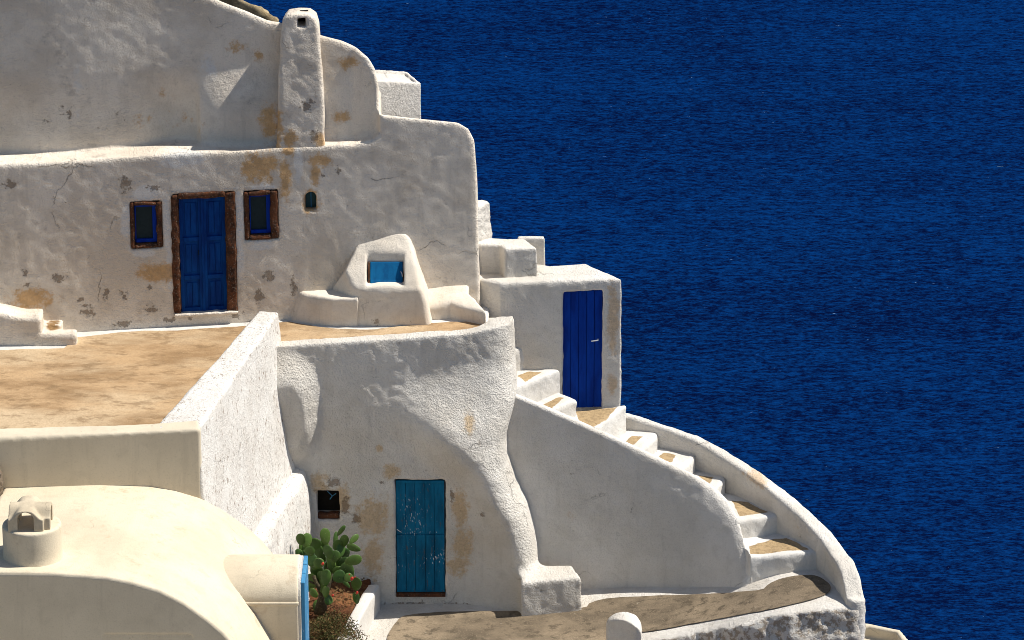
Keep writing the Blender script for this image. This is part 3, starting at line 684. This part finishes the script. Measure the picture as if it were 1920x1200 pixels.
# outer parapet
PP = [(1176, 757+22, .95, -1.93), (1182, 782, .83, None), (1240, 800, .68, None), (1300, 822, .43, None), (1368, 864, .02, None), (1437, 914, -.65, None), (1500, 968, -1.28, None), (1537, 1007, -1.72, None), (1557, 1040, -2.15, None), (1573, 1062, -2.62, None), (1586, 1098, -3.05, None)]
pp = []
for u, v, y, z in PP: pp.append(PY(u, v, y))
pp = np.array(pp); pp[0] = pp[1]+np.array([-.35, .12, .02])
pp[-1][2] = -3.5
# offset outward by half width
def dense(A, m=6):
    t = np.arange(len(A)); tt = np.linspace(0, len(A)-1, (len(A)-1)*m+1); r = np.stack([np.interp(tt, t, A[:, k]) for k in range(A.shape[1])], 1)
    for _ in range(6): r[1:-1] = (r[:-2]+2*r[1:-1]+r[2:])/4
    return r
dp = dense(pp); tv = np.gradient(dp[:, :2], axis=0); tv /= np.linalg.norm(tv, axis=1)[:, None]; nv = np.stack([-tv[:, 1], tv[:, 0]], 1)  # left of travel = outward (+y,+x)
wid = np.interp(np.arange(len(dp)), [0, 10, 30, len(dp)-1], [.16, .17, .27, .33])
cl = dp[:, :2]+nv*wid[:, None]/2
def f_par(X, Y, Z):
    best = np.full(np.broadcast(X, Y).shape, 1e9); zt_ = np.zeros_like(best); ww = np.zeros_like(best)
    for i in range(len(cl)-1):
        a, c = cl[i], cl[i+1]; e = c-a; t = np.clip(((X-a[0])*e[0]+(Y-a[1])*e[1])/(e@e), 0, 1)
        d = np.hypot(X-a[0]-t*e[0], Y-a[1]-t*e[1]); m = d < best
        best = np.where(m, d, best); zt_ = np.where(m, dp[i, 2]+t*(dp[i+1, 2]-dp[i, 2]), zt_); ww = np.where(m, wid[i]+t*(wid[i+1]-wid[i]), ww)
    return smax(best-ww/2-.14*np.clip(zt_-Z-.9, 0, 6), smax((Z-zt_)*.95, -5.4-Z, .01), .07)
t = thing('stair_parapet', 'curved whitewashed outer parapet of the stairs, its rounded cap outlined against the sea', 'parapet', (4.2, -.8, -3.6))
solid('masonry', f_par, (1.2, -3.7, -5.5), (6.0, 1.6, -1.7), M['white'], t, .028, disp=((.6, .018), (.2, .012), (.07, .005)), ochre=S([(1420, 905, 40, 14), (1500, 960, 30, 12)], lambda u, v: PY(u, v, -.6)))

# ================================================================== COURTYARD
ZT = np.array([[a, b] for a, b in zip([PZ(700, 1100, -4)[0], PZ(1090, 1100, -4)[0], PZ(1300, 1100, -4)[0], PZ(1410, 1100, -4)[0], PZ(1450, 1080, -4)[0], PZ(1525, 1080, -4)[0]], [-4.48, -4.44, -4.20, -3.74, -3.64, -3.62])])
ZT = smooth_tab(ZT, 200, 120)
def zc(X): return interp(X, ZT[:, 0], ZT[:, 1])
def pc(u, v):
    z = -3.8
    for _ in range(8): z = float(zc(PZ(u, v, z)[0]))
    return PZ(u, v, z)
yo = [pc(u, v)[:2] for u, v in ((1588, 1080), (1617, 1120), (1610, 1139), (1560, 1143), (1480, 1152), (1400, 1170), (1300, 1188), (1200, 1200), (1130, 1230), (1050, 1290), (500, 1300))]
yo = [tuple(p) for p in yo]+[(-4.2, -1.5), (-1, .2), (2.5, .3), (4.2, .2), (5., -.9)]
def f_cy(X, Y, Z):
    z_ = zc(X)
    r = sdpoly(X, Y, yo)
    return smax(r-.10*np.clip(z_-Z-.1, 0, 2), smax((Z-z_), -5.8-Z, .01), .12)
o = solid('courtyard_base', f_cy, (-4.4, -8.2, -5.9), (6.1, .5, -3.4), M['rough'], None, .04, disp=((.5, .03), (.16, .035), (.09, .03)), flat_top=.93)
tag(o, 'white edged courtyard base with rough stone face', kind='structure')
def cover(name, px, mat, off, seed, label):
    for _ in range(2): px = [r_ for i_ in range(len(px)) for r_ in ((.75*px[i_][0]+.25*px[(i_+1) % len(px)][0], .75*px[i_][1]+.25*px[(i_+1) % len(px)][1]), (.25*px[i_][0]+.75*px[(i_+1) % len(px)][0], .25*px[i_][1]+.75*px[(i_+1) % len(px)][1]))]
    q = wob([tuple(pc(u, v)[:2]) for u, v in px], .016, .10, seed)
    bm = bmesh.new(); vs = [bm.verts.new((x, y, 0)) for x, y in q]; f0 = bm.faces.new(vs)
    # slice in x so that it can follow the slope
    for xx in np.arange(-4, 6, .35):
        bmesh.ops.bisect_plane(bm, geom=list(bm.verts)+list(bm.edges)+list(bm.faces), plane_co=(xx, 0, 0), plane_no=(1, 0, 0))
    for v in bm.verts: v.co.z = float(zc(v.co.x))+off
    me = bpy.data.meshes.new(name); bm.to_mesh(me); bm.free(); me.materials.append(mat)
    return tag(link(bpy.data.objects.new(name, me)), label, kind='structure')
cover('courtyard_paving', [(690, 1300), (735, 1170), (770, 1148), (1095, 1148), (1112, 1124), (1250, 1118), (1425, 1112), (1442, 1096), (1470, 1084), (1525, 1078), (1556, 1094), (1560, 1108), (1540, 1122), (1440, 1146), (1330, 1165), (1220, 1186), (1150, 1192), (1060, 1260)], M['yard'], .022, 5, 'brown cement paving of the courtyard')

# post in front
pz0 = pc(1170, 1215); 
pt = PY(1170, 1156, pz0[1])[2]
t = thing('courtyard_post', 'stubby round-headed white post at the front edge of the courtyard', 'post', tuple(pz0))
xa, xb = PY(1137, 1190, pz0[1])[0], PY(1203, 1190, pz0[1])[0]; xm = (xa+xb)/2; rr_ = (xb-xa)/2
def f_post(X, Y, Z):
    hx = np.where(Z > pt-rr_*.8, np.sqrt((X-xm)**2+((Z-pt+rr_*.8)*1.2)**2), np.abs(X-xm))-rr_
    d = Y-pz0[1]
    a = -(X-xm)*.60-d*.80-.13
    r = smax(smax(hx, d-.20, .05), -.28-d, .03)
    return smax(smax(r, a, .03), pz0[2]-.9-Z)
solid('masonry', f_post, (xa-.1, pz0[1]-.4, pz0[2]-.9), (xb+.1, pz0[1]+.4, pt+.15), M['white'], t, .016, disp=((.2, .012), (.06, .004)))

# ================================================================== DIAGONAL WALL, STUB WALL, FRONT PARAPET
zd = .50
dwP = xy([(485, 586), (523, 588), (373, 800), (372, 803), (294, 803), (293, 797)], zd)
t = thing('terrace_side_wall', 'long speckled white wall running diagonally toward the viewer along the terrace side', 'wall', (-4.2, -4, -1))
def f_dw(X, Y, Z):
    r = sdpoly(X+.085*np.minimum(Z-zd, 0)*sstep(-4.9, -4.3, X), Y, dwP)
    return smax(r, smax(Z-zd-.012*(Y+4), -5-Z, .01), .035)
solid('masonry', f_dw, (-5.6, -6.4, -4.9), (-3.1, -.8, .7), M['speckled'], t, .03, disp=((.8, .015), (.2, .006)))
zst = PY(560, 880, -1.2)[2]
stP = xy([(530, 850), (572, 868), (573, 884), (476, 1030), (440, 1020)], zst)
t = thing('buttress_wall', 'short whitewashed buttress wall with bright rounded top beside the cactus', 'wall', (-3.9, -3.5, -4))
def f_st(X, Y, Z):
    r = sdpoly(X+.10*(Z-zst)*sstep(.1, -1.2, Z-zst)+.05*np.sin(Z*3), Y, stP)
    return smax(r, smax(Z-zst+.10*sstep(-3.0, -1.9, Y)*0, -5-Z, .01), .14)
solid('masonry', f_st, (-4.9, -5.6, -4.9), (-2.6, -.3, zst+.15), M['speckled'], t, .028, disp=((.5, .03), (.15, .012)))
fpP = xy([(-70, 805), (300, 790), (374, 786), (376, 803), (-70, 823)], zd)
t = thing('terrace_parapet', 'cream parapet closing the front of the ochre terrace above the vaulted roof', 'parapet', (-6.5, -6.7, -.4))
def f_fp(X, Y, Z): return smax(sdpoly(X, Y, fpP), smax(Z-zd+.01, -1.2-Z, .01), .035)
solid('masonry', f_fp, (-9.1, -6.9, -1.1), (-4.4, -5.5, .7), M['creamwall'], t, .03, disp=((1.2, .02),))

# ================================================================== VAULTED HOUSE
vh = thing('vaulted_house', 'cream house with smooth barrel-vaulted roof and small side dormer in the foreground', 'house', (-6, -9, -4.5))
YB0 = PZ(0, 822, zd)[1]; YV = PZ(0, 1072, PY(0, 918, YB0)[2])[1]; YVb = -6.02
AX = .10
arc = [(-80, 1071), (0, 1072), (100, 1074), (200, 1081), (250, 1091), (300, 1106), (345, 1129), (390, 1161), (420, 1186), (450, 1222), (480, 1268), (505, 1330), (520, 1420), (525, 1700), (-80, 1700)]
vP = xz(arc, lambda u, v: PY(u, v, YV))
wr = [PY(200, 1300, YV)[0], PY(361, 1300, YV)[0], PY(300, 1191, YV)[2]]
def f_v(X, Y, Z):
    r = sdpoly(X-AX*(Y-YV), Z, vP)
    r = smax(smax(r, YV-Y, .03), Y-YVb, .1)
    return r
def f_vroof(X, Y, Z):
    r = f_v(X, Y, Z)
    return np.maximum(r, -(sdpoly(X-AX*(Y-YV), Z, vP)+.10))
solid('roof', f_v, (-9.3, YV-.1, -3.2), (-3.2, YVb+.2, -.1), M['cream'], vh, .035, disp=((.5, .002),), dark=())
def f_ty(X, Y, Z):
    r = sdpoly(X-AX*(Y-YV), Z, vP)+.003
    r = smax(smax(r, YV-.008-Y, .004), Y-YV-.2, .01)
    return smax(r, -sdbox(X, Y, Z, (wr[0], YV-1, -9), (wr[1], YV+.06, wr[2]), .01), .01)
solid('wall', f_ty, (-9.25, YV-.1, -3.1), (-3.2, YV+.3, -.2), M['creamwall'], vh, .03, disp=())
# dormer
dm = part('dormer', vh)
yc = -7.5; zcr = PY(500, 1049, yc)[2]; xe = PY(560, 1100, yc-.4)[0]; yfd = yc-.62; zed = PY(500, 1129, yfd)[2]; rz = zcr-zed
def f_dm(X, Y, Z):
    a = np.where(Z > zed, (np.sqrt(((Y-yc)/.62)**2+((Z-zed)/rz)**2)-1)*min(.62, rz), np.abs(Y-yc)-.62)
    return smax(smax(a, X-xe, .02), -6-X, .01)
solid('masonry', f_dm, (-5.6, yfd-.1, -3.2), (xe+.1, yc+.75, zcr+.1), M['cream'], dm, .022, disp=((.7, .006),))
b = MB(); b.fbox(lambda x, d, z: (x, yfd+d, z), -4.9, xe+.005, -.025, .1, zed-.05, zed+.0); b.build('ledge', M['cream'], dm, bevel=.01)
b = MB(); 
pr = [(yc+.62*math.cos(a)*.97, zed+rz*math.sin(a)*.97) for a in np.linspace(math.pi, 0, 16)]
pts = [(yfd+.03, -3.2)]+pr+[(yc+.6, -3.2)]
va = [b.b.verts.new((xe-.01, y, z)) for y, z in pts]; vb = [b.b.verts.new((xe+.035, y, z)) for y, z in pts]
b.b.faces.new(va); b.b.faces.new(vb[::-1])
for k in range(len(pts)): b.b.faces.new((va[k], va[(k+1) % len(pts)], vb[(k+1) % len(pts)], vb[k]))
b.build('rim', M['white'], dm)
b = MB(); 
for k in range(3): b.fbox(lambda x, d, z: (xe+.035+x, yc-.50+d, z), 0, .06, k*.34+.01, k*.34+.33, -3.2, zed+rz*.62)
b.build('shutter', M['shutter'], dm, bevel=.008)
# chimney on vault
rc0 = .41; yk_ = PZ(61, 1062, PY(61, 918, YB0)[2])[1]+rc0
cx_ = PY(61, 1020, yk_)[0]; rc = PY(116, 1020, yk_)[0]-cx_; ztc = PY(61, 981, yk_)[2]
cm = part('chimney', vh)
solid('base', lambda X, Y, Z: smax(np.hypot(X-cx_, Y-yk_)-rc-.05*sstep(ztc-.4, ztc-.75, Z), Z-ztc, .03), (cx_-.7, yk_-.7, -.7), (cx_+.7, yk_+.7, ztc+.1), M['cream'], cm, .02, disp=((.4, .006),))
sx0, sx1 = PY(19, 970, yk_)[0], PY(97, 970, yk_)[0]; hC = PY(60, 944, yk_)[2]-ztc
mx = (sx0+sx1)/2; bx = PY(52, 970, yk_)[0]
def f_cap(X, Y, Z):
    z = Z-ztc; wy = .20
    def arch(T, w, h, c0): return np.maximum(np.hypot(T-c0, np.maximum(z-(h-w), 0)*1.0)-w, -z-.1)
    # barrel along x with eaves, barrel along y
    def prof(T, c0): return z-(.17+(hC-.17)*np.exp(-((T-c0)/.17)**4))
    barx = np.maximum(np.maximum(prof(Y, yk_), np.abs(Y-yk_)-.24), np.abs(X-mx)-(sx1-sx0)/2)
    bary = np.maximum(np.maximum(prof(X, bx), np.abs(X-bx)-.25), np.abs(Y-yk_)-.30)
    r = smin(barx*.8, bary*.8, .02)
    r = np.maximum(r, -arch(X, .115, .28, bx)); r = np.maximum(r, -arch(Y, .10, .26, yk_))
    return np.maximum(r, -.03-z)
solid('cap', f_cap, (sx0-.1, yk_-.4, ztc-.06), (sx1+.1, yk_+.4, ztc+hC+.1), M['tile'], cm, .012, disp=())
bm_ = bmesh.new(); bmesh.ops.create_uvsphere(bm_, u_segments=14, v_segments=10, radius=.033)
me = bpy.data.meshes.new('knob'); bm_.to_mesh(me); bm_.free(); me.polygons.foreach_set('use_smooth', [True]*len(me.polygons)); me.materials.append(M['tile']); o = link(bpy.data.objects.new('knob', me), cm); o.location = (bx+.03, yk_, ztc+hC+.035)
# stone at left edge
sl_ = PY(0, 905, YB0-.15)
def f_rk(X, Y, Z): return np.sqrt(((X-sl_[0]+.12)/.18)**2+((Y-sl_[1])/.14)**2+((Z-sl_[2])/.30)**2)*.14-.14
t = thing('stone', 'rough brown stone leaning on the cream parapet at the left edge', 'stone', tuple(sl_-np.array([.12, 0, .3])))
solid('rock', f_rk, sl_-.45, sl_+.45, M['rock'], t, .018, disp=((.12, .03), (.05, .01)))

# ================================================================== PLANTER, CACTUS, SHRUB
zg = -4.48
zp = PY(712, 1095, PZ(712, 1143, zg)[1])[2]
plP = xy([(690, 1094), (712, 1094), (676, 1160), (640, 1240), (606, 1240), (648, 1163)], zp)
t = thing('planter_wall', 'low bright white planter wall between the cactus bed and the courtyard', 'wall', (plP[1][0], plP[1][1]-.5, zg))
solid('masonry', lambda X, Y, Z: smax(sdpoly(X, Y, plP), smax(Z-zp, -4.9-Z, .01), .05), (-4., -5.6, -5.0), (-1.7, -.9, zp+.1), M['stair'], t, .025, disp=((.3, .012),))
zso = zp-.10
def f_so(X, Y, Z):
    zz = zso+.22*sstep(-2.7, -1.3, Y)*sstep(-1.8, -3.4, X)+.05*np.sin(X*5)*np.sin(Y*4)
    q = [(-4.6, -.9), (plP[0][0]+.05, -.9), (plP[0][0]+.05, plP[0][1]), (plP[5][0]+.05, plP[5][1]), (plP[4][0]+.05, plP[4][1]-.5), (-4.6, -6.5)]
    return smax(sdpoly(X, Y, q), smax(Z-zz, -4.9-Z, .01), .03)
o = solid('soil', f_so, (-4.7, -6.2, -5.0), (-1.8, -.8, zso+.45), M['soil'], None, .03, disp=((.25, .05), (.09, .04), (.05, .02))); tag(o, 'reddish soil of the cactus bed', kind='structure')
# litter on soil: stuff
b = MB()
for _ in range(1400):
    u = rs.uniform(565, 700); v = rs.uniform(1085, 1215); p = PZ(u, v, zso+.12)
    if p[0] > interp(p[1], [plP[4][1], plP[5][1], plP[0][1]], [plP[4][0], plP[5][0], plP[0][0]]): continue
    zz = zso+.22*float(sstep(-2.7, -1.3, p[1]))*float(sstep(-1.8, -3.4, p[0]))+.05*math.sin(p[0]*5)*math.sin(p[1]*4)
    s_ = rs.uniform(.012, .03); a = rs.uniform(0, 6.28); c_, s2 = math.cos(a)*s_, math.sin(a)*s_; zz += .03
    v_ = [b.b.verts.new((p[0]+x, p[1]+y, zz+rs.uniform(0, .03))) for x, y in ((c_, s2), (-s2*.5, c_*.5), (-c_, -s2), (s2*.5, -c_*.5))]; b.b.faces.new(v_)
o = b.build('leaf_litter', M['leaf2']); tag(o, 'dry brown litter scattered over the cactus bed', kind='stuff')

yc_ = -2.45
cac = thing('prickly_pear', 'bushy green prickly pear cactus with a few red fruits in the soil bed', 'cactus', tuple(PY(610, 1130, yc_)))
tk = MB(); P_ = lambda u, v, dy=0: PY(u, v, yc_+dy)
tk.tube([P_(600, 1150), P_(606, 1120), P_(612, 1095), P_(618, 1070), P_(622, 1045)], [.10, .085, .075, .06, .04], 10)
tk.tube([P_(607, 1120), P_(595, 1095, -.1), P_(588, 1080, -.1)], [.05, .04, .03], 8); tk.tube([P_(614, 1095), P_(630, 1080, .1), P_(640, 1070, .1)], [.045, .035, .03], 8)
tk.tube([P_(600, 1098, -.05), P_(580, 1090, -.1), P_(566, 1078, -.1)], [.02, .015, .01], 6)
tk.build('stem', M['bark'], cac, smooth=True)
Z5 = 5.218
pads = [(125, 215, 42, 58, 0), (185, 225, 45, 60, 8), (165, 285, 28, 40, 0), (262, 262, 58, 55, 15), (365, 185, 48, 70, -8), (520, 130, 22, 55, 35), (465, 215, 22, 65, 12), (355, 265, 52, 32, 60), (545, 235, 42, 72, 28), (645, 212, 32, 52, 62), (643, 297, 34, 60, -68), (638, 420, 50, 72, 82), (480, 270, 40, 60, 35), (100, 360, 50, 40, 70), (170, 380, 60, 48, 60), (235, 420, 42, 52, 20), (300, 340, 42, 62, 5), (395, 340, 45, 62, -20), (420, 420, 48, 68, 8), (510, 330, 48, 62, 25), (560, 360, 42, 58, 0), (480, 440, 45, 60, 40), (300, 450, 50, 45, 30), (280, 530, 58, 58, 0), (245, 620, 60, 70, -20), (400, 510, 52, 70, 10), (370, 590, 48, 70, 5), (500, 580, 62, 55, 70), (585, 520, 58, 72, -25), (530, 500, 40, 60, 60), (665, 650, 55, 62, 10), (668, 790, 32, 55, -5), (290, 870, 45, 55, 12), (395, 810, 50, 40, 50), (250, 740, 50, 30, 60), (560, 640, 20, 60, -40), (340, 660, 44, 70, 4), (440, 450, 40, 55, -5), (145, 290, 40, 46, 20), (215, 330, 46, 44, -30), (330, 400, 40, 50, -15), (460, 380, 44, 50, 15), (430, 480, 40, 60, -5), (540, 440, 40, 56, 50), (250, 470, 36, 46, -25), (590, 590, 40, 40, 40), (330, 590, 40, 60, -10), (480, 520, 40, 46, 60), (220, 680, 34, 44, 30), (160, 440, 30, 30, 70), (370, 730, 34, 50, 5)]
ico = bmesh.new(); bmesh.ops.create_icosphere(ico, subdivisions=3, radius=1)
padme = bpy.data.meshes.new('pad')
for v in ico.verts:
    z = v.co.z; v.co.x *= (1+.12*z)*(1-.10*(1-z)*.5); v.co.y *= 1
ico.to_mesh(padme); ico.free(); padme.polygons.foreach_set('use_smooth', [True]*len(padme.polygons)); padme.materials.append(M['pad'])
cl0 = wloc(cac)
for i, (zx, zy, rx, rz_, ang) in enumerate(pads):
    dy = rs.uniform(-.28, .28); p = P_(540+zx/Z5, 970+zy/Z5, dy)
    o = bpy.data.objects.new('pad', padme); link(o, cac); o.location = tuple(p-cl0)
    o.scale = (rx/Z5/103, .018+.005*rs.random(), rz_/Z5/98)
    o.rotation_euler = (rs.uniform(-.35, .25), D2R(ang), rs.uniform(-.5, .5))
fm = bpy.data.meshes.new('fruit'); bb_ = bmesh.new(); bmesh.ops.create_uvsphere(bb_, u_segments=10, v_segments=8, radius=1); bb_.to_mesh(fm); bb_.free(); fm.polygons.foreach_set('use_smooth', [True]*len(fm.polygons)); fm.materials.append(M['fruit'])
for (zx, zy, r) in ((340, 455, 16), (625, 600, 20), (675, 738, 16), (437, 765, 14), (600, 560, 9), (655, 585, 8)):
    o = bpy.data.objects.new('fruit', fm); link(o, cac); o.location = tuple(P_(540+zx/Z5, 970+zy/Z5, -.33)-cl0); s_ = r/Z5/122; o.scale = (s_*.85, s_*.85, s_*1.15); o.rotation_euler = (.2, .4, 0)

def shrub(name, label, uc, vc, zbase, rx, ry, rz, n, mats, twig, cat='shrub', seed=5):
    r = np.random.default_rng(seed); c = PZ(uc, vc, zbase)
    t = thing(name, label, cat, tuple(c))
    tw = MB()
    for _ in range(twig):
        a = r.uniform(0, 6.28); e = r.uniform(.2, 1.4); L = r.uniform(.7, 1.1); p1_ = c+np.array([rx*math.cos(a)*math.cos(e), ry*math.sin(a)*math.cos(e), rz*math.sin(e)])*L
        m_ = c+(p1_-c)*.5+r.normal(0, .02, 3); tw.tube([c, m_, p1_], [.006, .004, .002], 4)
    tw.build('stem', M['bark'], t)
    lf = [MB() for _ in mats]
    for i in range(n):
        a = r.uniform(0, 6.28); e = r.uniform(.0, 1.5); L = r.uniform(.55, 1.05)*(1+.25*float(vnoise(np.array([[a*1.3, e*2, seed]]))[0])*2)
        p = c+np.array([rx*math.cos(a)*math.cos(e), ry*math.sin(a)*math.cos(e), rz*math.sin(e)])*L
        d1 = r.normal(0, 1, 3); d1[2] = abs(d1[2]); d1 /= np.linalg.norm(d1); d2 = np.cross(d1, r.normal(0, 1, 3)); d2 /= np.linalg.norm(d2); s_ = r.uniform(.014, .032)
        m = lf[int(r.integers(len(mats)))]; vv = [m.b.verts.new(tuple(q)) for q in (p, p+d1*s_+d2*s_*.3, p+d1*s_*2, p+d1*s_-d2*s_*.3)]; m.b.faces.new(vv)
    for m, mt in zip(lf, mats): m.build('foliage', mt, t)
shrub('low_shrub', 'low olive-green shrub in front of the cactus at the bottom edge', 620, 1205, zso, .52, .7, .38, 6500, [M['leaf'], M['leaf2']], 90)
shrub('dry_weed', 'small dry brown weed at the wall foot behind the planter', 688, 1088, zp-.1, .17, .12, .16, 500, [M['leaf2']], 26, 'weed', 9)

# ================================================================== LOWER RIGHT ROOF, CLIFF, SEA
zq = -7.5
q = PZ(1628, 1176, zq)
t = thing('lower_roof', 'sliver of a lower cream flat roof with thin parapet by the sea at the bottom right', 'roof', tuple(q))
rp = xy([(1500, 1165), (1628, 1168), (1688, 1180), (1712, 1210), (1730, 1260), (1500, 1260)], zq)
rp2 = xy([(1500, 1176), (1628, 1174), (1680, 1184), (1702, 1215), (1720, 1270), (1500, 1270)], zq)
solid('masonry', lambda X, Y, Z: np.minimum(smax(smax(sdpoly(X, Y, rp), Z-zq, .03), -sdpoly(X, Y, rp2), .03), smax(sdpoly(X, Y, rp), Z-zq+.22, .02)), (3.5, 2, zq-1.), (8.5, 9.5, zq+.1), M['creamwall'], t, .035, disp=((.5, .01),))

def f_lt(X, Y, Z): return sdbox(X, Y, Z, (-16, -18.5, -6.5), (-1.5, YV-.1, -5.0), .05)
o = solid('bounce_ground', f_lt, (-16.2, -18.8, -6.7), (-1.2, YV+.2, -4.7), M['cream'], None, .12, disp=((1., .03),)); tag(o, 'added out-of-frame cream ground bouncing sunlight onto the vaulted house front', kind='structure')  # out-of-frame slab, added to bounce sunlight onto the shaded vault end wall
nx_, ny_ = 90, 110
gx = np.linspace(-60, 14, nx_); gy = np.linspace(-45, 60, ny_)
GX, GY = np.meshgrid(gx, gy, indexing='ij')
dd = np.maximum(np.maximum(GX-5.0, 0)*1.0, 0)+np.maximum(GY+1.0-np.clip(-GX-3, 0, 8)*.3, 0)
GZ = -6.6-1.6*dd-.25*np.clip(-GY-8, 0, 60)
pts = np.stack([GX, GY, GZ], -1).reshape(-1, 3); pts[:, 2] += fbm(pts/5., 4)*2.2*np.clip((np.abs(pts[:, 2]+6.6))/3, .1, 1)
pts[:, 2] = np.minimum(pts[:, 2], -5.9)
ii = np.arange(nx_*ny_).reshape(nx_, ny_); Qs = np.stack([ii[:-1, :-1], ii[1:, :-1], ii[1:, 1:], ii[:-1, 1:]], -1).reshape(-1, 4)
o = mesh_np('cliff', pts, Qs, M['cliff']); tag(o, 'brown volcanic cliff below the houses', kind='structure')

def sea_mat():
    s = NT('deep_blue_sea')
    n1 = s.noise(.016, 4, .6, mul=(.7, 1, 1)); n2 = s.noise(.95, 6, .72, mul=(.34, .85, 1), dist=.3); n3 = s.noise(.16, 5, .62, mul=(.35, 1., 1)); n4 = s.noise(2.6, 4, .7, mul=(.4, .9, 1))
    w = s.math('ADD', s.math('MULTIPLY', n2, .46), s.math('ADD', s.math('MULTIPLY', n3, .10), s.math('MULTIPLY', n4, .44)))
    w = s.math('ADD', w, s.math('MULTIPLY', s.math('SUBTRACT', n1, .5), .10))
    c = s.mix(s.mr(w, .45, .575, smooth=False), (.0001, .0012, .020, 1), (.0004, .026, .125, 1))
    fl = s.mr(s.noise(.75, 5, .8, mul=(.4, .9, 1), off=(13, 5, 0)), .665, .705); fl2 = s.mr(s.noise(.05, 3, .6, off=(3, 9, 0)), .45, .6)
    c = s.mix(s.math('MULTIPLY', fl, s.math('MULTIPLY', fl2, .9)), c, (.2, .38, .6, 1))
    nb = s.bump(w, .5, .8)
    df = s.n('ShaderNodeBsdfDiffuse'); s.l(c, df.inputs['Color']); s.l(nb, df.inputs['Normal'])
    gl = s.n('ShaderNodeBsdfGlossy'); gl.inputs['Color'].default_value = (.25, .55, 1, 1); gl.inputs['Roughness'].default_value = .3; s.l(nb, gl.inputs['Normal'])
    mx_ = s.n('ShaderNodeMixShader'); mx_.inputs[0].default_value = .02; s.l(df.outputs[0], mx_.inputs[1]); s.l(gl.outputs[0], mx_.inputs[2])
    s.l(mx_.outputs[0], s.t.nodes['Material Output'].inputs['Surface']); return s.m
ZS = -260.
me = bpy.data.meshes.new('sea'); R_ = 9000
me.from_pydata([(-R_, -R_, ZS), (R_, -R_, ZS), (R_, R_*2, ZS), (-R_, R_*2, ZS)], [], [(0, 1, 2, 3)]); me.materials.append(sea_mat())
tag(link(bpy.data.objects.new('sea', me)), 'deep blue sea far below', kind='structure')

# ================================================================== LIGHT, WORLD, CAMERA
sc = bpy.context.scene
EL, AZ = D2R(54), D2R(8.6)      # AZ: degrees behind the picture plane, from the right
sd = np.array([math.cos(EL)*math.cos(AZ), math.cos(EL)*math.sin(AZ), math.sin(EL)])
from mathutils import Vector
L = bpy.data.lights.new('sun', 'SUN'); L.energy = 4.5; L.angle = D2R(.5); L.color = (1, .955, .88)
lo = bpy.data.objects.new('sun', L); link(lo); lo.rotation_euler = Vector(sd).to_track_quat('Z', 'Y').to_euler(); lo.location = tuple(sd*50)
w = bpy.data.worlds.new('World'); sc.world = w; w.use_nodes = True
bg = w.node_tree.nodes['Background']; sk = w.node_tree.nodes.new('ShaderNodeTexSky'); sk.sky_type = 'NISHITA'; sk.sun_disc = False
sk.sun_elevation = EL; sk.sun_rotation = math.atan2(sd[0], sd[1]); sk.air_density = 1.; sk.dust_density = .6
w.node_tree.links.new(sk.outputs[0], bg.inputs[0]); bg.inputs[1].default_value = .07
cam = bpy.data.cameras.new('camera'); cam.lens = FP/1920*36; cam.sensor_width = 36; cam.clip_start = 1; cam.clip_end = 20000
co = bpy.data.objects.new('camera', cam); link(co); co.location = tuple(CAM); co.rotation_euler = (math.pi/2-TH, 0, 0); sc.camera = co
sc.view_settings.view_transform = 'Standard'; sc.view_settings.look = 'None'; sc.view_settings.exposure = 0.42; sc.view_settings.gamma = 1
sc.cycles.filter_width = .9; sc.cycles.max_bounces = 8; sc.cycles.diffuse_bounces = 5
